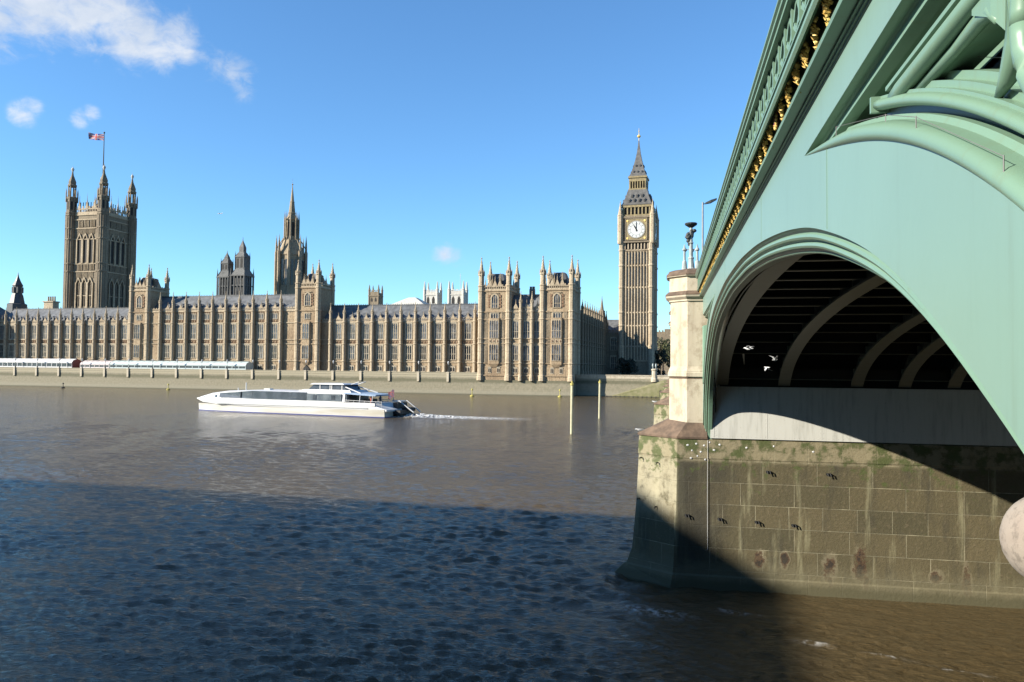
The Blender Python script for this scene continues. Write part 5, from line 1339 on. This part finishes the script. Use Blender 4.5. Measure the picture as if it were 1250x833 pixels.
# deck, ribs, girders under the arch
mb = MB(); Yd = list(np.linspace(-8, 262, 60))
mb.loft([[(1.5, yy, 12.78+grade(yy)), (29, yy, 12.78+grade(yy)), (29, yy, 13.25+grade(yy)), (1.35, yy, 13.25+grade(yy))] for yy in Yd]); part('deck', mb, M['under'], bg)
def ribz(y):
    u = (y-18)/(19.9 if y > 18 else 16.8); return 8.95+3.42*math.sqrt(max(0, 1-abs(u)**2.0))
RY = [18+(19.75 if math.cos(t) > 0 else 16.5)*math.cos(t) for t in np.linspace(0, math.pi, 60)]
def rib_mesh():
    mb = MB()
    mb.loft([[(-.26, y, ribz(y)), (.26, y, ribz(y)), (.26, y, ribz(y)+.07), (-.26, y, ribz(y)+.07)] for y in RY])
    mb.loft([[(-.06, y, ribz(y)+.07), (.06, y, ribz(y)+.07), (.06, y, ribz(y)+.75), (-.06, y, ribz(y)+.75)] for y in RY])
    for k in range(4, 57, 3): y = RY[k]; mb.box(-.24, .24, y-.04, y+.04, ribz(y)+.05, ribz(y)+.4)
    return mb.mesh('arch_rib', M['rib'])
rm_ = rib_mesh(); RX = (2.32, 5.05, 8.17, 10.16, 12.16, 14.9, 17.7, 20.5, 23.3, 26.1, 28.6)
for x in RX: obj('arch_rib', rm_, bg, (x, 0, 0))
gm = MB(); gm.box(2.0, 28.8, -.10, .10, 0, .035, 0); gm.box(2.0, 28.8, -.03, .03, .035, .5, 1); gm = gm.mesh('cross_girder', [M['rib'], M['under']])
yk = 37.45; GY = []
for k in range(24):
    u = .965-.085*k if k > 0 else .99
    yy = 18+(19.75 if u > 0 else 16.6)*(u if k else .995)
    if yy < 3: break
    GY.append(yy); obj('cross_girder', gm, bg, (0, yy, ribz(yy)+.16))
mb = MB()
for yy in np.linspace(36.5, 3.5, 40): mb.box(2.5, 28.8, yy-.42, yy+.40, ribz(yy)+.74, ribz(yy)+.80)
part('soffit_plate', mb, M['under'], bg)
mb = MB(); mb.box(1.78, 28.9, 37.70, 37.78, 6.9, 9.3); mb.box(1.78, 28.9, 37.66, 37.70, 9.22, 9.30)
for x in np.arange(1.95, 28, 2.35):
    mb.box(x-.01, x+.01, 37.692, 37.70, 6.95, 9.2)
    for z in np.arange(7.05, 9.2, .2):
        for s in (-.07, .07): mb.ball((x+s, 37.70, z), .014, 6, 4)
for x in np.arange(1.9, 16, .21): mb.ball((x, 37.70, 7.0), .013, 6, 4); mb.ball((x, 37.70, 8.25), .013, 6, 4)
part('skewback_plate', mb, M['skew'], bg)
mb = MB(); mb.box(1.62, 28.9, 38.4, 38.5, 6.86, 12.8); part('bulkhead', mb, M['under'], bg)
# further spans seen past the pillar
mb = MB(); mg = MB()
for i in range(len(PYC)-1):
    a, b = PYC[i]+1.2, PYC[i+1]-1.2; ym_, h = (a+b)/2, (b-a)/2-.4; ys = [a]+[ym_-h*math.cos(t) for t in np.linspace(0, math.pi, 40)]+[b]
    zz = lambda y: 6.84 if abs(y-ym_) >= h else 6.9+(5.1+grade(ym_)-.36)*math.sqrt(max(0, 1-((y-ym_)/h)**2))
    for X in (XF, 28.8): mb.loft([[(X, y, zz(y)), (X, y, 12.85+grade(y)), (X+.2, y, 12.85+grade(y)), (X+.2, y, zz(y))] for y in ys])
mb.loft([[(28.8, y, intr(y)+.3), (28.8, y, 12.85+grade(y)), (29, y, 12.85+grade(y)), (29, y, intr(y)+.3)] for y in np.linspace(2.2, 37.6, 60)])
part('far_span_plate', mb, M['teal'], bg)
ab = thing('bridge_abutment', 'stone abutment carrying the near end of the green bridge', 'abutment', (0, 0, 0))
mb = MB(); mb.box(1.7, 29, -8, 1.7, -3, 12.7); part('abutment_wall', mb, M['granite'], ab)

# ------------------------------------------------------------------ stone piers
def pier(yc, label, detail):
    t = thing('bridge_pier', label, 'pier', (0, yc, 0), 0, 'stone piers of the green bridge')
    def outl(tip, sh, th, xr=28.9): return [(xr, -th), (sh, -th), (tip, -.12), (tip, .12), (sh, th), (xr, th)]
    lv = [(-2.5, -3.0, -.05, 1.92), (0, -2.8, -.02, 1.86), (.55, -2.25, .06, 1.80), (.62, -2.12, .08, 1.735), (1.35, -1.86, .13, 1.70), (3.5, -1.68, .22, 1.68), (5.92, -1.56, .28, 1.67), (5.95, -1.60, .27, 1.69), (6.84, -1.55, .28, 1.69)]
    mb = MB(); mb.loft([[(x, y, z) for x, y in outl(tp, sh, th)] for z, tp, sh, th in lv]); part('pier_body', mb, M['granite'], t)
    mb = MB()
    mb.loft([[(1.66, -1.73, 6.84), (.26, -1.73, 6.84), (-1.62, -.14, 6.84), (-1.62, .14, 6.84), (.26, 1.73, 6.84), (1.66, 1.73, 6.84)],
             [(1.64, -1.74, 6.93), (.25, -1.74, 6.93), (-1.63, -.14, 6.93), (-1.63, .14, 6.93), (.25, 1.74, 6.93), (1.64, 1.74, 6.93)],
             [(1.6, -1.46, 7.58), (.70, -1.46, 7.58), (-.12, -.6, 7.66), (-.12, .6, 7.66), (.70, 1.46, 7.58), (1.6, 1.46, 7.58)]])
    part('weathering_cap', mb, M['capstone'], t)
    mb = MB(); k = 1/math.cos(math.pi/8); cx_ = 1.3
    def oc(a, z): return (a*k, z)
    g_ = grade(yc)-grade(39.45)
    mb.lathe(cx_, 0, [oc(1.40, 7.4), oc(1.40, 9.62), oc(1.37, 9.7), oc(1.47, 9.74), oc(1.47, 9.92), oc(1.44, 9.95), oc(1.44, 10.0), oc(1.35, 10.22), oc(1.35, 13.30+g_), oc(1.42, 13.33+g_), oc(1.42, 13.40+g_), oc(1.56, 13.52+g_), oc(1.58, 13.58+g_), oc(1.58, 13.66+g_), oc(1.44, 13.80+g_), oc(1.40, 13.82+g_), oc(1.40, 14.46+g_), oc(1.52, 14.52+g_), oc(1.54, 14.60+g_), oc(1.50, 14.66+g_), oc(1.46, 14.70+g_), oc(1.40, 14.80+g_), oc(1.15, 14.88+g_), oc(.7, 14.91+g_)], 8)
    part('octagonal_pillar', mb, M['pillar'], t)
    mb = MB()
    for (z0, z1, a) in ((9.63, 9.69, 1.405),): mb.lathe(cx_, 0, [oc(a, z0), oc(a, z1)], 8)
    part('joint_shadow_line', mb, M['capstone'], t)  # brown ring modelled as a shadow line below the band
    mb = MB(); mb.lathe(cx_, 0, [oc(1.585, 13.60+g_), oc(1.60, 13.63+g_), oc(1.59, 13.67+g_), oc(1.445, 13.81+g_)], 8); mb.lathe(cx_, 0, [oc(1.545, 14.56+g_), oc(1.55, 14.62+g_), oc(1.47, 14.71+g_), oc(1.41, 14.81+g_), oc(1.16, 14.89+g_), oc(.71, 14.92+g_)], 8)
    part('weathered_cornice', mb, M['capstone'], t)
    if detail:
        for i, (dx, dz) in enumerate(((4.35, 5.42), (6.95, 5.40), (.72, 3.28), (2.2, 3.18), (3.85, 3.12), (5.45, 3.05))):
            mb = MB()
            for q in (-.06, .06): mb.tube([(dx+q, -1.62, dz+.05), (dx+q+.02, -1.80, dz+.04), (dx+q+.04, -1.81, dz-.07)], .026, 6)
            mb.box(dx-.1, dx+.1, -1.74, -1.66, dz-.03, dz+.06); part('mooring_cleat', mb, M['black'], t)
        for (tt, dz, sh) in ((.12, 5.75, 0), (.55, 5.6, 1), (.06, 3.75, 0), (.52, 3.5, 1)):
            x = -1.6+tt*1.85; y = -.12-tt*1.56; mb = MB(); mb.tube([(x-.02, y-.02, dz), (x-.12, y-.12, dz), (x-.13, y-.13, dz-.08)], .035, 6); part('mooring_ring', mb, M['black'], t)
        mb = MB(); mb.tube([(1.66, -1.715, 6.8), (1.65, -1.72, 4.4), (1.66, -1.73, 1.75)], .011, 6); part('guide_wire', mb, M['white'], t)
        mb = MB(); g = random.Random(2)
        for (px, pz) in ((.75, 6.55), (.95, 6.3), (1.15, 6.62), (1.35, 6.25), (1.5, 6.55), (1.75, 6.7), (1.95, 6.35), (2.2, 6.6), (.9, 5.95), (1.55, 5.9), (3.4, 6.5), (4.6, 6.6), (6.3, 6.4), (1.2, 6.05)):
            mb.ball((px, -1.69, pz), (.05*g.uniform(.7, 1.3), .02, .045), 8, 5, 0, .15, g)
        part('white_dropping', mb, M['white'], t)
    return t


pier(39.45, 'nearest stone bridge pier with algae-stained base, rust scars and a cream octagonal pillar', True)
for i, yc in enumerate(PYC[1:]):
    pier(yc, ('second stone pier of the green bridge, its brown capped nose just past the nearest pier', 'third stone pier of the green bridge, mostly hidden behind the second', 'fourth stone pier of the green bridge, far off towards the clock tower', 'fifth stone pier of the green bridge, hidden far along the bridge', 'last stone pier of the green bridge at the far bank')[i], False)

# lamp standard on the pier pillar, street lamp on the deck
def lamp_standard(yc, label):
    g_ = grade(yc)-grade(39.45)
    ls_ = thing('lamp_standard', label, 'lamp', (.92, yc-.2, 14.86+g_), 0, 'ornate lamp standards on the bridge piers')
    mb = MB(); mb.lathe(0, 0, [(.20, 0), (.20, .12), (.15, .2), (.13, .6), (.15, .62), (.15, .68), (.10, .72), (.095, 1.35), (.13, 1.4), (.09, 1.45), (.075, 2.15), (.11, 2.2)], 10); part('column', mb, M['lamp_paint'], ls_)
    mb = MB(); mb.lathe(0, 0, [(.09, 2.15), (.16, 2.2), (.28, 2.28), (.31, 2.34), (.28, 2.38), (.05, 2.40)], 14); part('top_disc', mb, M['lamp_dark'], ls_)
    mb = MB(); g = random.Random(4)
    for c_, r_ in (((-.13, -.03, 1.74), (.15, .13, .19)), ((-.09, .02, 1.52), (.13, .12, .13)), ((.15, 0, 2.0), (.12, .1, .09)), ((.02, 0, 1.85), (.13, .13, .24)), ((-.07, 0, 1.36), (.09, .09, .12)), ((-.24, 0, 1.7), (.06, .06, .05))): mb.ball(c_, r_, 10, 7, 0, .14, g)
    part('dark_lump', mb, M['lamp_dark'], ls_)  # dark wrapped lump on the column, built from overlapping balls
    for q, m_ in ((-.31, 'lamp_paint'), (.30, 'lamp_paint'), (.05, 'lamp_paint')):
        dy = 0 if q != .05 else .32
        mb = MB(); mb.lathe(q, dy, [(.15, 0), (.11, .45), (.10, .5), (.065, .55), (.06, 1.0), (.11, 1.04), (.11, 1.1), (.05, 1.18), (.02, 1.34)], 8); mb.tube([(q*.95, dy*.95, .95), (q*.5, dy*.5, 1.1), (0, 0, 1.0)], .03, 6)
        part('side_column', mb, M[m_], ls_)


lamp_standard(39.45, 'ornate pale lamp standard without globes on the nearest stone pillar')
sl = thing('street_lamp', 'tall slim grey street lamp rising behind the green bridge parapet', 'street lamp', (2.33, 62, 14.3))
mb = MB(); mb.tube([(0, 0, 0), (0, 0, 4), (0, 0, 8.7)], [.10, .085, .07], 10); part('pole', mb, M['steel'], sl)
mb = MB(); mb.tube([(0, 0, 8.55), (.35, 0, 8.62)], .04, 6); mb.loft([[(.2, -.12, 8.55), (.2, .12, 8.55), (.2, .12, 8.66), (.2, -.12, 8.66)], [(.6, -.16, 8.62), (.6, .16, 8.62), (.6, .16, 8.84), (.6, -.16, 8.84)], [(1.05, -.10, 8.86), (1.05, .10, 8.86), (1.05, .10, 8.98), (1.05, -.10, 8.98)]]); part('lamp_head', mb, M['lamp_dark'], sl)


# ------------------------------------------------------------------ birds, aircraft, stone ball
def gull(label, loc, rz, flap, s=1.0, cat='gull'):
    t = thing('gull', label, cat, loc, rz)
    mb = MB(); mb.loft([[(x, r*math.cos(a)*.9, z+r*math.sin(a)) for a in [2*math.pi*i/10 for i in range(10)]] for x, r, z in ((-.24, .012, .02), (-.16, .035, .01), (-.05, .06, 0), (.06, .062, .0), (.13, .045, .02), (.17, .036, .04), (.20, .034, .045), (.225, .02, .042), (.27, .004, .035))])
    part('body', mb, M['white'], t, True, scale=(s, s, s))
    if flap is not None:
        for q in (-1, 1):
            mb = MB(); mb.loft([[(-.06, q*.04, .03), (.09, q*.04, .03), (.09, q*.04, .045), (-.06, q*.04, .042)], [(-.08, q*.24, .03+flap*.7), (.07, q*.24, .03+flap*.7), (.07, q*.24, .042+flap*.7), (-.08, q*.24, .04+flap*.7)], [(-.16, q*.46, .03+flap), (-.10, q*.47, .03+flap), (-.10, q*.47, .036+flap), (-.16, q*.46, .036+flap)]])
            part('wing', mb, M['white'], t, scale=(s, s, s))
    else:
        mb = MB()
        for q in (-1, 1): mb.loft([[(.08, q*.055, .03), (.08, q*.065, -.02), (-.05, q*.07, -.03), (-.05, q*.05, .05)], [(-.2, q*.01, .03), (-.2, q*.02, .015), (-.28, q*.0, .02), (-.28, q*.0, .03)]])
        part('folded_wing', mb, M['steel'], t, scale=(s, s, s))
        mb = MB()
        for q in (-.025, .025): mb.tube([(0, q, -.14), (0, q, -.05)], .008, 5)
        part('leg', mb, M['yellow'], t, scale=(s, s, s))
    return t


def ray_pt(px, py, Y):                                                # world point seen at a pixel of the photograph, at depth Y along the river crossing
    d = f + (px-625)/960*rr - (py-416.5)/960*uu; k = Y/d.y; return Vector((0, 0, EYE))+d*k


gull('white pigeon gliding under the arch, wings spread, upper left of three', ray_pt(914, 426, 20), R(160), .10, .5, 'bird')
gull('white pigeon flying under the arch beside the second rib', ray_pt(946, 440, 20), R(30), .3, .34, 'bird')
gull('white pigeon flying under the arch, lowest of three', ray_pt(936.5, 449, 20), R(140), -.25, .34, 'bird')
gull('white gull standing on the tip of the nearest pier nose', (-1.5, 39.4, 7.07), R(190), None, 1.0)
gull('white gull standing on the tip of the second pier nose', (-1.5, 74.3, 7.07), R(170), None, 1.1)
pl = thing('airliner', 'tiny distant airliner in the blue sky right of the square tower', 'aeroplane', ray_pt(268.5, 261, 2600), R(175))
mb = MB(); mb.tube([(-11, 0, .4), (-8, 0, .2), (8, 0, 0), (10.5, 0, -.3)], [.3, 1.1, 1.1, .2], 10); part('fuselage', mb, M['steel'], pl)
mb = MB()
for q in (-1, 1): mb.loft([[(-1, q*.8, -.4), (3, q*.8, -.4), (3, q*.8, -.1), (-1, q*.8, -.1)], [(-4, q*11, .6), (-2.6, q*11, .6), (-2.6, q*11, .7), (-4, q*11, .7)]])
part('wing', mb, M['steel'], pl)
mb = MB(); mb.loft([[(-10.5, -.1, .5), (-8, -.1, .5), (-8, .1, .5), (-10.5, .1, .5)], [(-11.8, -.05, 3.6), (-10.6, -.05, 3.6), (-10.6, .05, 3.6), (-11.8, .05, 3.6)]]); part('tail_fin', mb, M['steel'], pl)
bp = ray_pt(1288, 660, 2.2)
sb = thing('stone_ball', 'rough pinkish granite ball finial close to the camera at the right picture edge', 'finial', (bp.x, bp.y, 0))
mb = MB(); g = random.Random(1); nb2, kb2 = 64, 40; rings = []
for i in range(kb2+1):
    a = -math.pi/2+math.pi*i/kb2
    rings.append([(.118*max(math.cos(a), .01)*math.cos(2*math.pi*j/nb2)*(1+g.gauss(0, .005)), .118*max(math.cos(a), .01)*math.sin(2*math.pi*j/nb2)*(1+g.gauss(0, .005)), bp.z+.118*math.sin(a)) for j in range(nb2)])
mb.loft(rings); part('ball', mb, M['ballstone'], sb, True)
mb = MB(); mb.lathe(.03, 0, [(.05, 8.4), (.05, 9.5), (.03, bp.z-.1)], 8); part('newel_post', mb, M['ballstone'], sb)
sq = thing('landing_stair', 'granite landing block under the stone ball beside the bridge', 'steps', (0, 0, 0)); mb = MB()
for i in range(4): mb.box(.7, 1.40, .56+i*.5, .56+(i+1)*.5, -3, 8.4-i*.0)
part('step', mb, M['ballstone'], sq)

# ------------------------------------------------------------------ large building behind the camera whose shade lies on the river
hb = thing('riverside_hospital', 'long riverside building behind the photographer that shades the near water', 'building', (-89.3, -.6, 0), -.0755); hb.location.x = -87.4
mb = MB(); mb.box(-150, 0, -45, 0, 8.4, 52.6); mb.box(-150.3, .3, -45.3, .3, 51.8, 53.4); part('wall', mb, M['pillar'], hb)
for i in range(28):
    for z in (12, 20, 28): obj('window', W_low, hb, (-146+5.2*i, 0, z), R(180), scale=(.9, 1, .6))
mb = MB(); mb.loft([[(-149, -44, 53.3), (-1, -44, 53.3), (-1, -1, 53.3), (-149, -1, 53.3)], [(-130, -30, 54.2), (-30, -30, 54.2), (-30, -16, 54.2), (-130, -16, 54.2)]]); part('roof', mb, M['slate'], hb)

nb3 = thing('sky_blocking_building', 'unseen stone block added on the near bank behind the photographer to cut low sky light', 'building', (0, 0, 0))  # unseen building added to block low sky light from behind the camera
mb = MB(); mb.box(-34, 120, -62, -24, 8.4, 33); mb.box(-34.5, 120.5, -62.5, -23.6, 31.6, 34); part('wall', mb, M['pillar'], nb3)
for i in range(26):
    for z in (12, 20): obj('window', W_low, nb3, (-31+5.8*i, -24, z), R(180), scale=(.9, 1, .7))
mb = MB(); mb.loft([[(-33, -61, 34), (119, -61, 34), (119, -25, 34), (-33, -25, 34)], [(-25, -48, 41), (110, -48, 41), (110, -38, 41), (-25, -38, 41)]]); part('roof', mb, M['slate'], nb3)
